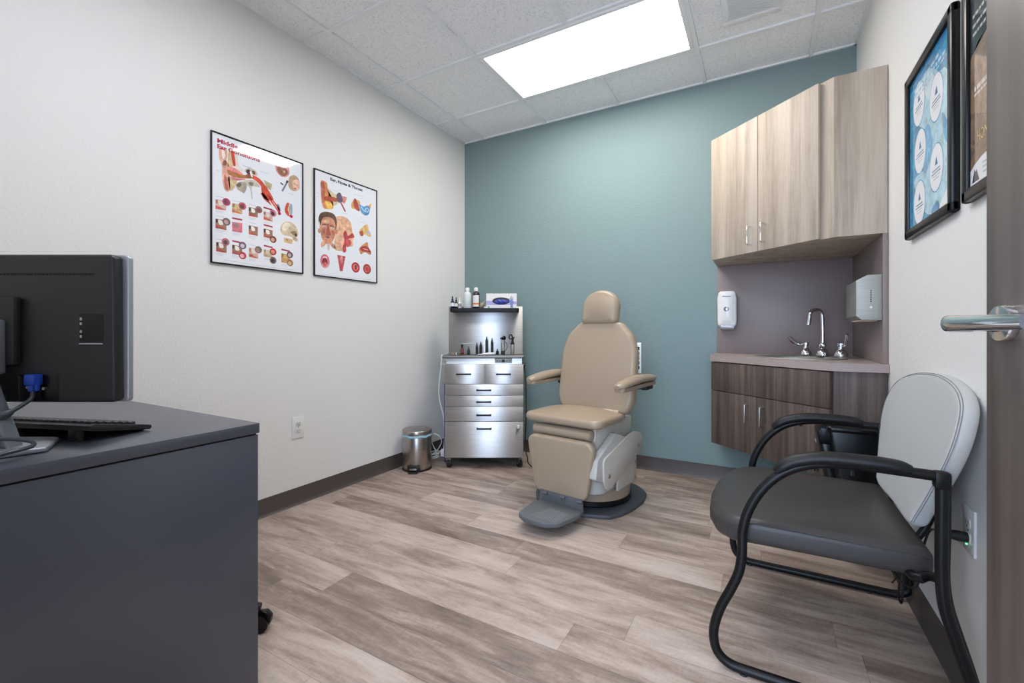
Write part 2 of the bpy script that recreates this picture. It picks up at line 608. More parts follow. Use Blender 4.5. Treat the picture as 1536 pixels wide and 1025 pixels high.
def letters(bm, s, fn, cap, width=None, bold=0.0):
    """lettering laid on a surface: fn maps (right, up) in metres to a point"""
    tr, w = text_tris(s, bold)
    kx = (width / w) if width else cap
    for t in tr:
        try:
            bm.faces.new([bm.verts.new(fn(p[0] * kx, p[1] * cap)) for p in t])
        except ValueError:
            pass
EAR_ART=[('p',1,(226,170,146),1,[(4.1,7.7),(5.7,6.9),(7.5,7.0),(8.0,10.3),(7.5,12.7),(8.6,14.7),(9.0,17.6),(9.2,22.2),(9.4,26.8),(8.6,28.3),(7.0,28.4),(5.9,25.5),(5.4,20.3),(5.3,15.8),(4.1,12.7)]),('p',2,(244,226,214),1,[(5.4,7.8),(6.4,7.4),(6.8,10.3),(6.2,12.4),(5.4,11.6)]),('p',2,(150,96,62),1,[(6.2,13.2),(7.4,13.0),(7.5,15.0),(6.2,15.9),(5.6,15.3)]),('p',2,(200,110,96),1,[(6.5,20.3),(7.5,21.2),(8.5,27.0),(7.5,27.7),(6.5,24.5)]),('p',1,(222,194,146),1,[(8.5,7.4),(9.8,7.4),(10.9,13.9),(9.4,15.6),(8.2,14.8)]),('p',2,(200,62,48),1,[(9.7,7.3),(11.1,7.1),(12.0,13.0),(11.8,14.1),(10.8,14.0)]),('p',1,(226,216,204),1,[(11.2,7.0),(12.7,7.1),(13.9,13.0),(16.6,14.9),(14.2,17.2),(12.0,15.1)]),('p',2,(226,140,140),1,[(7.9,16.1),(10.5,15.2),(13.9,16.1),(15.8,17.5),(12.3,18.5),(8.6,17.8)]),('p',3,(172,112,68),1,[(7.9,17.2),(11.2,17.5),(14.6,17.8),(18.9,17.1),(20.5,18.0),(17.3,19.0),(12.0,20.2),(9.4,19.8),(8.2,19.0)]),('p',2,(226,140,140),1,[(9.4,20.2),(12.3,20.3),(17.3,19.2),(15.8,20.4),(11.2,21.8)]),('p',1,(222,194,146),1,[(8.6,20.8),(12.7,21.5),(11.2,25.9),(10.1,27.5),(9.2,27.2),(8.5,24.0)]),('p',1,(178,164,148),1,[(12.2,24.0),(14.2,21.7),(17.3,21.4),(17.7,24.0),(16.4,27.2),(15.0,26.8),(13.1,26.1)]),('p',2,(120,104,92),1,[(12.3,24.0),(14.2,22.1),(15.0,23.2),(13.9,24.7)]),('p',1,(206,194,178),1,[(16.2,20.5),(20.5,18.8),(22.9,19.3),(25.0,21.6),(22.9,21.8),(20.5,22.9),(20.9,28.4),(20.3,28.9),(19.3,23.6),(17.3,22.2)]),('p',2,(140,126,112),1,[(18.9,20.5),(21.3,20.2),(20.9,21.9),(19.3,22.0)]),('p',1,(206,194,178),1,[(16.6,15.3),(18.9,12.9),(22.5,13.4),(23.7,15.4),(20.5,16.4)]),('p',2,(86,66,58),1,[(17.3,15.0),(18.9,13.7),(19.9,15.0),(19.3,16.4),(18.1,16.4)]),('p',2,(120,92,76),1,[(20.5,14.0),(22.1,13.9),(22.3,15.5),(20.9,15.5)]),('p',3,(240,232,224),1,[(19.3,14.8),(20.5,14.8),(20.9,17.1),(20.1,17.2)]),('p',2,(214,84,62),1,[(17.3,17.0),(21.3,16.2),(24.6,17.0),(28.3,20.2),(32.6,26.2),(29.6,26.9),(25.8,21.4),(22.5,18.7)]),('p',1,(192,172,134),0,[(27.0,16.9),(31.9,18.0),(30.9,21.6),(28.3,20.7)]),('p',1,(200,62,48),1,[(25.6,21.0),(27.0,21.8),(31.3,26.7),(28.3,27.4),(26.2,25.4)]),('e',1,(222,150,150),(37.9,7.7),4.3,4.3,0),('e',2,(150,98,76),(37.9,8.5),3.2,2.8,0),('e',3,(210,176,150),(38.9,8.7),0.7,0.7,0),('p',1,(190,160,128),1,[(42.1,11.1),(44.9,8.8),(47.8,9.9),(48.6,13.2),(48.2,16.4),(44.9,18.2),(42.5,17.5),(41.4,15.2)]),('p',2,(232,186,164),1,[(44.6,12.1),(47.3,10.9),(48.3,13.2),(47.9,16.5),(45.8,17.7),(44.2,16.2)]),('p',3,(150,70,70),1,[(45.1,16.3),(46.6,16.0),(45.8,16.8)]),('e',3,(80,60,54),(45.4,13.9),0.25,0.25,0),('e',3,(80,60,54),(47.0,14.1),0.25,0.25,0),('l',1,(120,128,140),1.0,[(37.7,20.2),(40.7,14.2)]),('l',2,(60,60,64),1.2,[(40.4,14.6),(41.1,13.2)]),('l',2,(70,66,66),0.8,[(36.6,15.6),(38.4,16.5)]),('p',1,(200,62,48),1,[(25.4,24.6),(27.5,24.9),(31.4,29.8),(29.5,28.9),(27.0,27.3)]),('p',1,(214,62,56),1,[(28.6,23.7),(31.4,25.7),(36.4,30.8),(35.7,32.9),(33.8,31.0),(29.5,26.2)]),('p',2,(240,170,150),1,[(29.5,24.8),(30.9,25.8),(34.7,30.3),(33.8,30.1)]),('p',1,(130,140,160),1,[(35.0,28.0),(36.3,29.5),(36.4,31.5),(35.0,30.7)]),('e',2,(168,24,60),(36.0,33.3),0.9,0.9,0),('p',1,(214,84,66),1,[(40.4,26.4),(42.1,26.2),(41.1,29.7),(42.1,32.8),(41.1,33.5),(39.2,30.9)]),('p',1,(158,170,190),1,[(42.4,26.6),(43.9,26.7),(43.8,31.9),(42.4,31.8)]),('p',2,(222,190,140),1,[(41.6,27.3),(42.6,28.4),(42.6,31.7),(41.6,31.5)]),('e',2,(176,24,54),(43.2,33.3),1.1,0.9,0),('p',1,(206,186,156),1,[(36.7,41.0),(38.4,38.1),(41.6,36.7),(45.2,37.6),(47.3,40.7),(47.6,43.5),(45.7,45.8),(42.1,45.0),(39.1,45.1),(36.9,43.7)]),('p',2,(232,218,194),1,[(37.7,39.8),(40.1,37.7),(42.6,37.9),(40.6,41.6),(38.1,42.5)]),('p',2,(150,124,98),1,[(42.6,42.6),(46.2,41.4),(47.0,44.1),(45.2,44.0)]),('p',3,(70,54,46),1,[(45.6,43.2),(46.7,42.8),(46.8,44.2),(45.8,44.6)]),('p',1,(196,172,140),1,[(44.2,45.6),(47.3,45.5),(47.0,47.2),(45.2,47.1)]),('p',1,(222,184,134),0,[(38.6,46.4),(44.2,46.6),(43.9,49.4),(38.9,49.1)]),('e',2,(120,84,50),(40.7,47.5),0.4,0.4,0),('p',1,(206,170,160),0,[(2.3,33.9),(7.4,33.4),(7.4,38.4),(2.3,38.8)]),('p',2,(200,92,80),0,[(2.3,36.9),(4.3,37.3),(7.4,38.2),(5.3,38.6),(2.3,38.8)]),('p',2,(226,210,200),1,[(3.5,34.2),(5.3,34.3),(5.8,36.0),(4.0,36.4)]),('p',3,(180,110,90),1,[(2.4,34.4),(3.4,34.2),(3.3,35.6),(2.5,35.9)]),('e',4,(178,60,90),(7.5,34.0),1.95,1.95,0),('e',5,(120,60,80),(7.3,34.2),1.1,1.1,0),('l',1,(196,190,196),0.25,[(2.3,32.5),(6.3,32.1)]),('l',1,(206,206,212),0.22,[(2.3,39.5),(6.9,39.1)]),('l',1,(206,206,212),0.22,[(2.3,39.9),(6.1,39.7)]),('l',1,(206,206,212),0.22,[(2.3,40.4),(5.3,40.2)]),('p',1,(200,168,120),0,[(10.3,33.8),(15.4,33.7),(15.4,38.5),(10.3,38.6)]),('p',2,(206,120,84),0,[(10.3,36.8),(12.3,37.2),(15.4,38.3),(13.4,38.6),(10.3,38.6)]),('p',2,(226,200,150),1,[(11.6,34.2),(13.4,34.4),(13.9,36.0),(12.1,36.3)]),('p',3,(170,120,84),1,[(10.4,34.3),(11.4,34.1),(11.3,35.5),(10.5,35.8)]),('e',4,(190,80,96),(15.5,34.1),1.95,1.95,0),('e',5,(100,60,64),(15.3,34.3),1.1,1.1,0),('l',1,(196,190,196),0.25,[(10.3,32.4),(14.4,32.3)]),('l',1,(206,206,212),0.22,[(10.3,39.2),(14.9,39.2)]),('l',1,(206,206,212),0.22,[(10.3,39.7),(14.1,39.7)]),('l',1,(206,206,212),0.22,[(10.3,40.2),(13.4,40.3)]),('p',1,(150,110,88),0,[(18.8,33.8),(23.7,33.6),(23.7,38.4),(18.8,38.5)]),('p',2,(178,80,72),0,[(18.8,36.7),(20.8,37.2),(23.7,38.1),(21.7,38.5),(18.8,38.5)]),('p',2,(236,228,220),1,[(20.0,34.2),(21.7,34.3),(22.2,36.0),(20.5,36.3)]),('p',3,(74,52,46),1,[(18.9,34.3),(19.9,34.1),(19.8,35.5),(19.0,35.8)]),('e',4,(160,110,110),(24.2,34.0),1.95,1.95,0),('e',5,(130,84,80),(24.0,34.3),1.1,1.1,0),('l',1,(196,190,196),0.25,[(18.8,32.4),(22.7,32.2)]),('l',1,(206,206,212),0.22,[(18.8,39.2),(23.2,39.1)]),('l',1,(206,206,212),0.22,[(18.8,39.7),(22.5,39.7)]),('l',1,(206,206,212),0.22,[(18.8,40.3),(21.7,40.2)]),('p',1,(206,170,160),0,[(26.9,34.1),(32.0,34.2),(32.0,38.9),(26.9,38.7)]),('p',2,(200,92,80),0,[(26.9,37.0),(28.9,37.5),(32.0,38.6),(29.9,38.8),(26.9,38.7)]),('p',2,(226,210,200),1,[(28.1,34.5),(29.9,34.7),(30.4,36.4),(28.6,36.6)]),('p',3,(180,110,90),1,[(27.0,34.6),(28.0,34.4),(27.9,35.7),(27.1,36.0)]),('e',4,(200,120,134),(32.3,34.0),1.95,1.95,0),('e',5,(60,40,50),(32.1,34.3),1.1,1.1,0),('p',1,(170,52,84),0,[(26.9,31.6),(32.0,31.8),(32.0,32.7),(26.9,32.5)]),('l',1,(206,206,212),0.22,[(26.9,39.4),(31.5,39.6)]),('l',1,(206,206,212),0.22,[(26.9,40.0),(30.7,40.1)]),('l',1,(206,206,212),0.22,[(26.9,40.5),(29.9,40.6)]),('p',1,(150,110,88),0,[(2.3,43.6),(7.5,43.5),(7.5,48.5),(2.3,48.4)]),('p',2,(178,80,72),0,[(2.3,46.6),(4.3,47.1),(7.5,48.2),(5.4,48.4),(2.3,48.4)]),('p',2,(236,228,220),1,[(3.6,44.0),(5.4,44.2),(5.9,45.9),(4.1,46.2)]),('p',3,(74,52,46),1,[(2.4,44.0),(3.4,43.9),(3.3,45.3),(2.5,45.6)]),('e',4,(120,92,92),(7.5,44.1),1.95,1.95,0),('e',5,(190,160,156),(7.4,44.3),1.1,1.1,0),('l',1,(196,190,196),0.25,[(2.3,42.2),(6.4,42.1)]),('l',1,(206,206,212),0.22,[(2.3,49.0),(7.0,49.1)]),('l',1,(206,206,212),0.22,[(2.3,49.5),(6.2,49.6)]),('l',1,(206,206,212),0.22,[(2.3,50.0),(5.4,50.1)]),('p',1,(214,110,128),0,[(10.3,43.5),(15.4,43.2),(15.4,48.3),(10.3,48.4)]),('p',2,(214,120,136),0,[(10.3,46.6),(12.3,47.0),(15.4,48.0),(13.4,48.4),(10.3,48.4)]),('p',2,(160,130,130),1,[(11.6,43.9),(13.4,44.0),(13.9,45.7),(12.1,46.1)]),('p',3,(220,130,146),1,[(10.4,44.0),(11.4,43.8),(11.3,45.3),(10.5,45.5)]),('p',1,(170,52,84),0,[(10.3,41.1),(15.4,41.0),(15.4,41.9),(10.3,42.0)]),('l',1,(206,206,212),0.22,[(10.3,49.1),(14.9,49.0)]),('l',1,(206,206,212),0.22,[(10.3,49.6),(14.1,49.5)]),('l',1,(206,206,212),0.22,[(10.3,50.1),(13.4,50.1)]),('p',1,(150,110,88),0,[(18.8,43.5),(23.7,43.5),(23.7,48.4),(18.8,48.3)]),('p',2,(178,80,72),0,[(18.8,46.5),(20.8,47.0),(23.7,48.1),(21.7,48.3),(18.8,48.3)]),('p',2,(236,228,220),1,[(20.0,43.9),(21.7,44.1),(22.2,45.8),(20.5,46.1)]),('p',3,(74,52,46),1,[(18.9,44.0),(19.9,43.9),(19.8,45.2),(19.0,45.5)]),('l',1,(196,190,196),0.25,[(18.8,42.0),(22.7,42.0)]),('l',1,(206,206,212),0.22,[(18.8,49.0),(23.2,49.1)]),('l',1,(206,206,212),0.22,[(18.8,49.5),(22.5,49.6)]),('l',1,(206,206,212),0.22,[(18.8,50.0),(21.7,50.1)]),('p',1,(150,110,88),0,[(26.9,43.6),(32.0,43.7),(32.0,48.5),(26.9,48.3)]),('p',2,(178,80,72),0,[(26.9,46.5),(28.9,47.1),(32.0,48.2),(29.9,48.4),(26.9,48.3)]),('p',2,(236,228,220),1,[(28.1,44.1),(29.9,44.3),(30.4,46.0),(28.6,46.2)]),('p',3,(74,52,46),1,[(27.0,44.1),(28.0,44.0),(27.9,45.3),(27.1,45.6)]),('e',4,(120,56,40),(32.3,48.7),1.95,1.95,0),('e',5,(220,160,130),(32.1,48.9),1.1,1.1,0),('p',1,(170,52,84),0,[(26.9,41.1),(32.0,41.3),(32.0,42.3),(26.9,42.0)]),('l',1,(206,206,212),0.22,[(26.9,49.0),(31.5,49.2)]),('l',1,(206,206,212),0.22,[(26.9,49.6),(30.7,49.7)]),('l',1,(206,206,212),0.22,[(26.9,50.1),(29.9,50.2)]),('p',1,(150,110,88),0,[(2.6,55.2),(7.6,55.3),(7.6,60.1),(2.6,60.0)]),('p',2,(178,80,72),0,[(2.6,58.1),(4.6,58.7),(7.6,59.9),(5.6,60.1),(2.6,60.0)]),('p',2,(236,228,220),1,[(3.8,55.6),(5.6,55.9),(6.1,57.6),(4.3,57.8)]),('p',3,(74,52,46),1,[(2.7,55.6),(3.7,55.6),(3.6,56.9),(2.8,57.2)]),('e',4,(180,110,120),(7.1,54.5),1.95,1.95,0),('e',5,(90,66,72),(7.0,54.7),1.1,1.1,0),('l',1,(196,190,196),0.25,[(2.6,53.8),(6.6,53.8)]),('l',1,(206,206,212),0.22,[(2.6,60.6),(7.1,60.8)]),('l',1,(206,206,212),0.22,[(2.6,61.1),(6.3,61.3)]),('l',1,(206,206,212),0.22,[(2.6,61.6),(5.6,61.7)]),('p',1,(150,110,88),0,[(10.3,55.3),(15.4,55.5),(15.4,60.3),(10.3,60.0)]),('p',2,(178,80,72),0,[(10.3,58.2),(12.3,58.8),(15.4,60.0),(13.4,60.2),(10.3,60.0)]),('p',2,(236,228,220),1,[(11.6,55.7),(13.4,56.0),(13.9,57.7),(12.1,57.9)]),('p',3,(74,52,46),1,[(10.4,55.7),(11.4,55.6),(11.3,57.0),(10.5,57.2)]),('e',4,(104,84,104),(15.6,54.9),1.95,1.95,0),('e',5,(200,190,200),(15.5,55.1),1.1,1.1,0),('e',4,(186,40,56),(15.6,60.2),1.95,1.95,0),('e',5,(236,180,186),(15.4,60.4),1.1,1.1,0),('p',1,(170,52,84),0,[(10.3,52.9),(15.4,53.2),(15.4,54.1),(10.3,53.7)]),('l',1,(206,206,212),0.22,[(10.3,60.7),(14.9,61.0)]),('l',1,(206,206,212),0.22,[(10.3,61.2),(14.1,61.4)]),('l',1,(206,206,212),0.22,[(10.3,61.7),(13.4,61.9)]),('p',1,(206,170,160),0,[(18.9,55.4),(23.9,55.5),(23.9,60.7),(18.9,60.4)]),('p',2,(200,92,80),0,[(18.9,58.5),(20.9,59.1),(23.9,60.4),(21.9,60.6),(18.9,60.4)]),('p',2,(226,210,200),1,[(20.1,55.9),(21.9,56.1),(22.4,58.0),(20.6,58.2)]),('p',3,(180,110,90),1,[(19.0,55.8),(20.0,55.8),(19.9,57.2),(19.1,57.5)]),('e',4,(120,96,84),(24.0,55.8),1.95,1.95,0),('e',5,(150,120,104),(23.8,56.0),1.1,1.1,0),('l',1,(196,190,196),0.25,[(18.9,53.9),(22.9,54.0)]),('l',1,(206,206,212),0.22,[(18.9,61.1),(23.4,61.4)]),('l',1,(206,206,212),0.22,[(18.9,61.7),(22.6,61.9)]),('l',1,(206,206,212),0.22,[(18.9,62.2),(21.9,62.4)]),('p',1,(196,180,150),0,[(27.0,55.0),(32.0,55.2),(32.0,59.2),(27.0,58.9)]),('p',2,(180,150,110),0,[(27.0,57.4),(29.0,57.9),(32.0,58.9),(30.0,59.1),(27.0,58.9)]),('p',2,(210,196,170),1,[(28.2,55.4),(30.0,55.6),(30.5,57.0),(28.7,57.2)]),('p',3,(160,140,100),1,[(27.1,55.4),(28.1,55.3),(28.0,56.4),(27.2,56.6)]),('e',4,(190,40,44),(32.3,55.6),1.95,1.95,0),('e',5,(230,150,140),(32.1,55.8),1.1,1.1,0),('e',4,(110,84,96),(32.3,60.4),1.95,1.95,0),('e',5,(50,40,46),(32.1,60.7),1.1,1.1,0),('p',1,(170,52,84),0,[(27.0,52.5),(32.0,52.8),(32.0,53.7),(27.0,53.4)]),('l',1,(206,206,212),0.22,[(27.0,59.7),(31.5,59.9)]),('l',1,(206,206,212),0.22,[(27.0,60.2),(30.7,60.4)]),('l',1,(206,206,212),0.22,[(27.0,60.7),(30.0,60.9)]),('p',1,(186,146,84),0,[(37.2,55.6),(42.4,55.8),(42.4,61.1),(37.2,60.8)]),('p',2,(206,150,110),0,[(37.2,58.8),(39.2,59.4),(42.4,60.8),(40.3,61.0),(37.2,60.8)]),('p',2,(196,160,100),1,[(38.5,56.1),(40.3,56.4),(40.8,58.3),(39.0,58.5)]),('p',3,(150,104,56),1,[(37.3,56.1),(38.3,56.1),(38.2,57.5),(37.4,57.7)]),('e',4,(100,70,84),(42.4,55.8),1.95,1.95,0),('e',5,(176,160,170),(42.2,56.0),1.1,1.1,0),('e',4,(150,110,70),(42.5,60.4),1.95,1.95,0),('e',5,(190,170,130),(42.3,60.7),1.1,1.1,0),('p',1,(170,52,84),0,[(37.2,53.0),(42.4,53.3),(42.4,54.3),(37.2,53.9)]),('l',1,(206,206,212),0.22,[(37.2,61.5),(41.9,61.8)]),('l',1,(206,206,212),0.22,[(37.2,62.1),(41.1,62.3)]),('l',1,(206,206,212),0.22,[(37.2,62.6),(40.3,62.8)]),('l',1,(200,196,196),0.25,[(6.1,63.8),(21.9,64.2)]),('l',1,(200,196,196),0.25,[(22.7,64.3),(44.7,64.3)]),('l',1,(190,194,204),0.25,[(15.0,12.6),(20.1,12.5)]),('l',1,(190,194,204),0.25,[(24.6,12.8),(29.6,12.7)]),('l',1,(190,194,204),0.25,[(16.6,12.9),(20.5,12.8)]),('l',1,(190,194,204),0.25,[(30.4,20.1),(32.6,20.1)]),('l',1,(190,194,204),0.25,[(2.6,19.3),(4.0,19.3)]),('l',1,(190,194,204),0.25,[(41.6,20.4),(44.9,20.4)])]
THROAT_ART=[('p',1,(222,142,88),1,[(4.8,7.3),(6.6,6.0),(9.4,6.8),(10.3,10.9),(13.1,15.0),(14.1,21.2),(10.3,22.9),(6.6,22.6),(5.2,17.0)]),('p',2,(196,110,86),1,[(5.2,7.6),(7.5,7.3),(8.0,13.1),(6.6,19.1),(5.7,13.8)]),('p',2,(238,186,90),1,[(8.0,18.7),(12.7,18.3),(13.3,21.8),(9.4,22.7)]),('p',1,(222,198,160),1,[(10.3,10.1),(15.1,12.0),(19.9,11.5),(17.0,18.0),(13.1,19.8),(11.2,15.5)]),('p',2,(186,84,52),1,[(8.0,15.5),(16.0,14.2),(17.2,16.4),(8.4,17.8)]),('p',3,(112,88,112),1,[(16.5,12.5),(19.0,10.0),(20.9,12.1),(21.4,15.3),(18.0,16.6)]),('p',2,(206,130,110),1,[(20.4,12.2),(24.5,12.0),(23.0,16.1),(20.9,15.4)]),('l',2,(186,84,70),1.2,[(19.9,16.1),(23.5,21.4)]),('p',1,(232,170,90),1,[(28.6,14.3),(31.2,11.5),(35.5,11.7),(35.5,17.7),(31.2,17.9),(28.6,17.7)]),('p',2,(178,66,60),1,[(30.2,12.2),(32.3,10.8),(35.5,17.7),(33.4,18.2),(30.7,16.3)]),('p',3,(96,152,196),1,[(35.0,13.6),(38.8,14.3),(42.2,12.6),(44.5,14.3),(43.3,18.5),(40.5,20.1),(37.2,19.1),(35.5,16.4)]),('l',4,(190,220,240),0.5,[(36.6,14.9),(38.8,17.0),(42.2,17.5),(43.6,15.4),(42.0,14.3),(40.2,15.8),(41.1,16.6)]),('p',2,(226,160,70),1,[(42.8,13.4),(45.4,10.5),(45.1,13.3),(43.9,14.9)]),('p',1,(230,176,140),1,[(15.5,28.2),(18.0,25.6),(23.0,24.9),(27.0,26.5),(28.9,30.3),(29.3,33.6),(31.0,36.3),(29.7,39.5),(29.7,42.9),(24.0,44.7),(20.9,47.7),(15.1,47.0),(15.5,38.7)]),('p',2,(186,58,62),1,[(21.9,35.9),(24.0,33.8),(25.5,36.9),(29.1,34.5),(30.7,36.8),(26.0,38.9),(24.0,41.3),(24.2,47.1),(21.9,48.3),(21.4,45.1),(22.8,40.7)]),('p',3,(206,84,78),1,[(24.0,40.1),(27.0,39.1),(28.6,41.4),(25.5,44.4),(24.0,43.0)]),('e',3,(150,44,54),(23.5,35.2),0.8,0.8,0),('p',1,(214,186,186),1,[(9.8,43.8),(11.7,43.9),(11.2,48.4),(9.8,48.2)]),('p',1,(208,152,122),1,[(6.6,43.6),(12.7,43.3),(16.0,46.0),(14.1,47.1),(11.7,44.9),(9.8,44.2),(7.5,46.6),(5.7,47.7),(5.0,46.1)]),('p',3,(92,62,44),1,[(3.5,33.2),(3.3,30.1),(4.6,27.0),(7.5,25.2),(11.2,24.6),(14.6,25.1),(16.4,27.2),(16.8,30.7),(16.2,34.5),(15.2,35.5),(15.1,30.7),(4.6,31.4),(4.1,36.2)]),('e',3,(200,134,104),(3.8,37.8),0.9,1.5,0),('e',3,(200,134,104),(16.6,36.1),0.9,1.5,0),('p',4,(206,142,108),1,[(4.6,32.1),(5.7,29.7),(8.6,28.1),(11.7,27.8),(14.9,29.1),(15.7,32.2),(15.8,36.2),(15.1,39.6),(13.5,42.8),(11.6,44.5),(9.6,45.0),(7.5,44.2),(5.9,42.5),(4.8,39.2),(4.3,35.7)]),('p',4,(92,62,44),1,[(4.2,33.0),(4.8,28.2),(8.0,25.9),(11.2,25.4),(8.4,27.3),(5.7,30.3),(4.8,33.7)]),('p',5,(224,168,134),1,[(6.6,30.9),(10.3,29.3),(11.2,31.5),(7.5,32.7)]),('p',5,(178,88,72),1,[(9.0,32.4),(10.9,32.0),(11.2,34.7),(12.2,37.8),(11.7,39.1),(9.2,39.5),(8.6,38.6),(9.4,35.1)]),('p',5,(188,96,80),1,[(6.0,36.2),(8.1,36.3),(8.1,38.4),(6.4,38.6)]),('p',5,(188,96,80),1,[(12.8,36.0),(14.7,35.7),(14.5,38.1),(12.9,38.1)]),('p',5,(178,88,72),1,[(7.3,32.3),(8.6,32.5),(8.4,33.3),(7.2,33.2)]),('p',5,(178,88,72),1,[(11.8,32.4),(13.3,32.5),(13.1,33.2),(11.8,33.3)]),('p',6,(236,220,206),1,[(6.2,34.6),(7.3,33.9),(8.4,34.3),(7.3,34.9)]),('p',6,(236,220,206),1,[(12.2,34.5),(13.3,33.9),(14.7,34.3),(13.3,34.9)]),('e',7,(70,84,96),(7.3,34.5),0.4,0.4,0),('e',7,(70,84,96),(13.4,34.4),0.4,0.4,0),('l',6,(70,46,34),0.45,[(5.9,33.8),(7.2,33.0),(8.6,33.3)]),('l',6,(70,46,34),0.45,[(11.8,33.5),(13.3,32.9),(14.9,33.3)]),('p',6,(158,76,70),1,[(8.3,40.6),(9.7,40.0),(11.8,40.4),(10.1,41.4)]),('p',1,(232,186,110),1,[(35.0,31.7),(38.8,27.8),(42.2,25.8),(43.3,29.1),(45.6,32.2),(44.5,34.2),(40.0,33.3),(36.6,35.2),(35.2,33.3)]),('p',1,(206,140,90),1,[(35.0,43.7),(38.8,40.0),(42.2,38.2),(43.3,41.5),(45.6,44.7),(44.5,46.6),(40.0,45.5),(36.6,47.4),(35.2,45.4)]),('p',2,(190,70,64),1,[(35.2,32.5),(37.7,31.1),(38.3,34.5),(36.1,34.5)]),('p',2,(168,190,214),1,[(41.1,30.5),(43.3,30.5),(45.4,32.3),(43.3,32.7)]),('p',2,(170,54,54),1,[(36.1,42.7),(41.1,41.0),(44.5,43.1),(45.1,44.8),(40.0,45.1),(36.6,44.8)]),('l',3,(236,180,160),0.5,[(38.3,43.2),(42.8,43.5)]),('e',1,(214,110,122),(8.0,56.0),3.4,4.4,0),('e',2,(226,160,160),(8.0,57.0),2.6,3.2,0),('e',3,(140,34,44),(7.9,56.5),2.2,2.4,0),('e',4,(206,100,104),(8.1,58.0),1.6,1.5,0),('l',4,(240,236,230),0.5,[(6.4,53.9),(8.0,53.2),(9.6,53.8)]),('p',1,(196,76,84),0,[(17.2,50.7),(23.6,50.7),(21.4,60.8),(19.2,60.9)]),('p',2,(230,150,150),1,[(19.5,51.6),(21.4,51.5),(20.5,57.6),(19.9,57.5)]),('l',3,(150,40,50),0.7,[(20.1,53.6),(20.3,58.5)]),('e',1,(180,44,44),(32.0,56.9),3.5,3.5,0),('e',2,(214,110,100),(32.0,56.9),2.3,2.3,0),('e',3,(110,30,34),(32.0,56.9),0.8,1.7,0),('e',1,(180,44,44),(41.9,56.8),3.5,3.5,0),('e',2,(214,110,100),(41.9,56.8),2.3,2.3,0),('e',3,(200,70,66),(41.9,56.8),1.5,1.7,0),('l',1,(196,200,206),0.25,[(13.6,10.0),(17.5,9.7)]),('l',1,(196,200,206),0.25,[(18.0,8.4),(20.9,8.2)]),('l',1,(196,200,206),0.25,[(30.2,8.0),(34.5,7.7)]),('l',1,(196,200,206),0.25,[(34.5,7.7),(40.0,7.3)]),('l',1,(196,200,206),0.25,[(35.5,9.1),(39.4,8.9)]),('l',1,(196,200,206),0.25,[(2.1,14.7),(3.7,14.7)]),('l',1,(196,200,206),0.25,[(2.1,17.1),(3.7,17.0)]),('l',1,(196,200,206),0.25,[(20.9,22.8),(25.5,22.7)]),('l',1,(196,200,206),0.25,[(35.5,25.5),(41.1,25.4)]),('l',1,(196,200,206),0.25,[(1.6,36.7),(3.2,36.7)]),('l',1,(196,200,206),0.25,[(2.1,41.3),(3.4,41.3)]),('l',1,(196,200,206),0.25,[(31.2,40.1),(33.4,40.1)]),('l',1,(196,200,206),0.25,[(15.1,55.1),(17.2,55.2)]),('l',1,(196,200,206),0.25,[(25.5,53.6),(27.3,53.8)]),('l',1,(196,200,206),0.25,[(25.5,55.3),(27.0,55.4)]),('l',1,(196,200,206),0.25,[(36.6,52.1),(37.7,52.2)]),('l',1,(206,204,204),0.25,[(4.8,64.4),(23.0,64.4)]),('l',1,(206,204,204),0.25,[(25.0,64.4),(45.6,63.8)])]
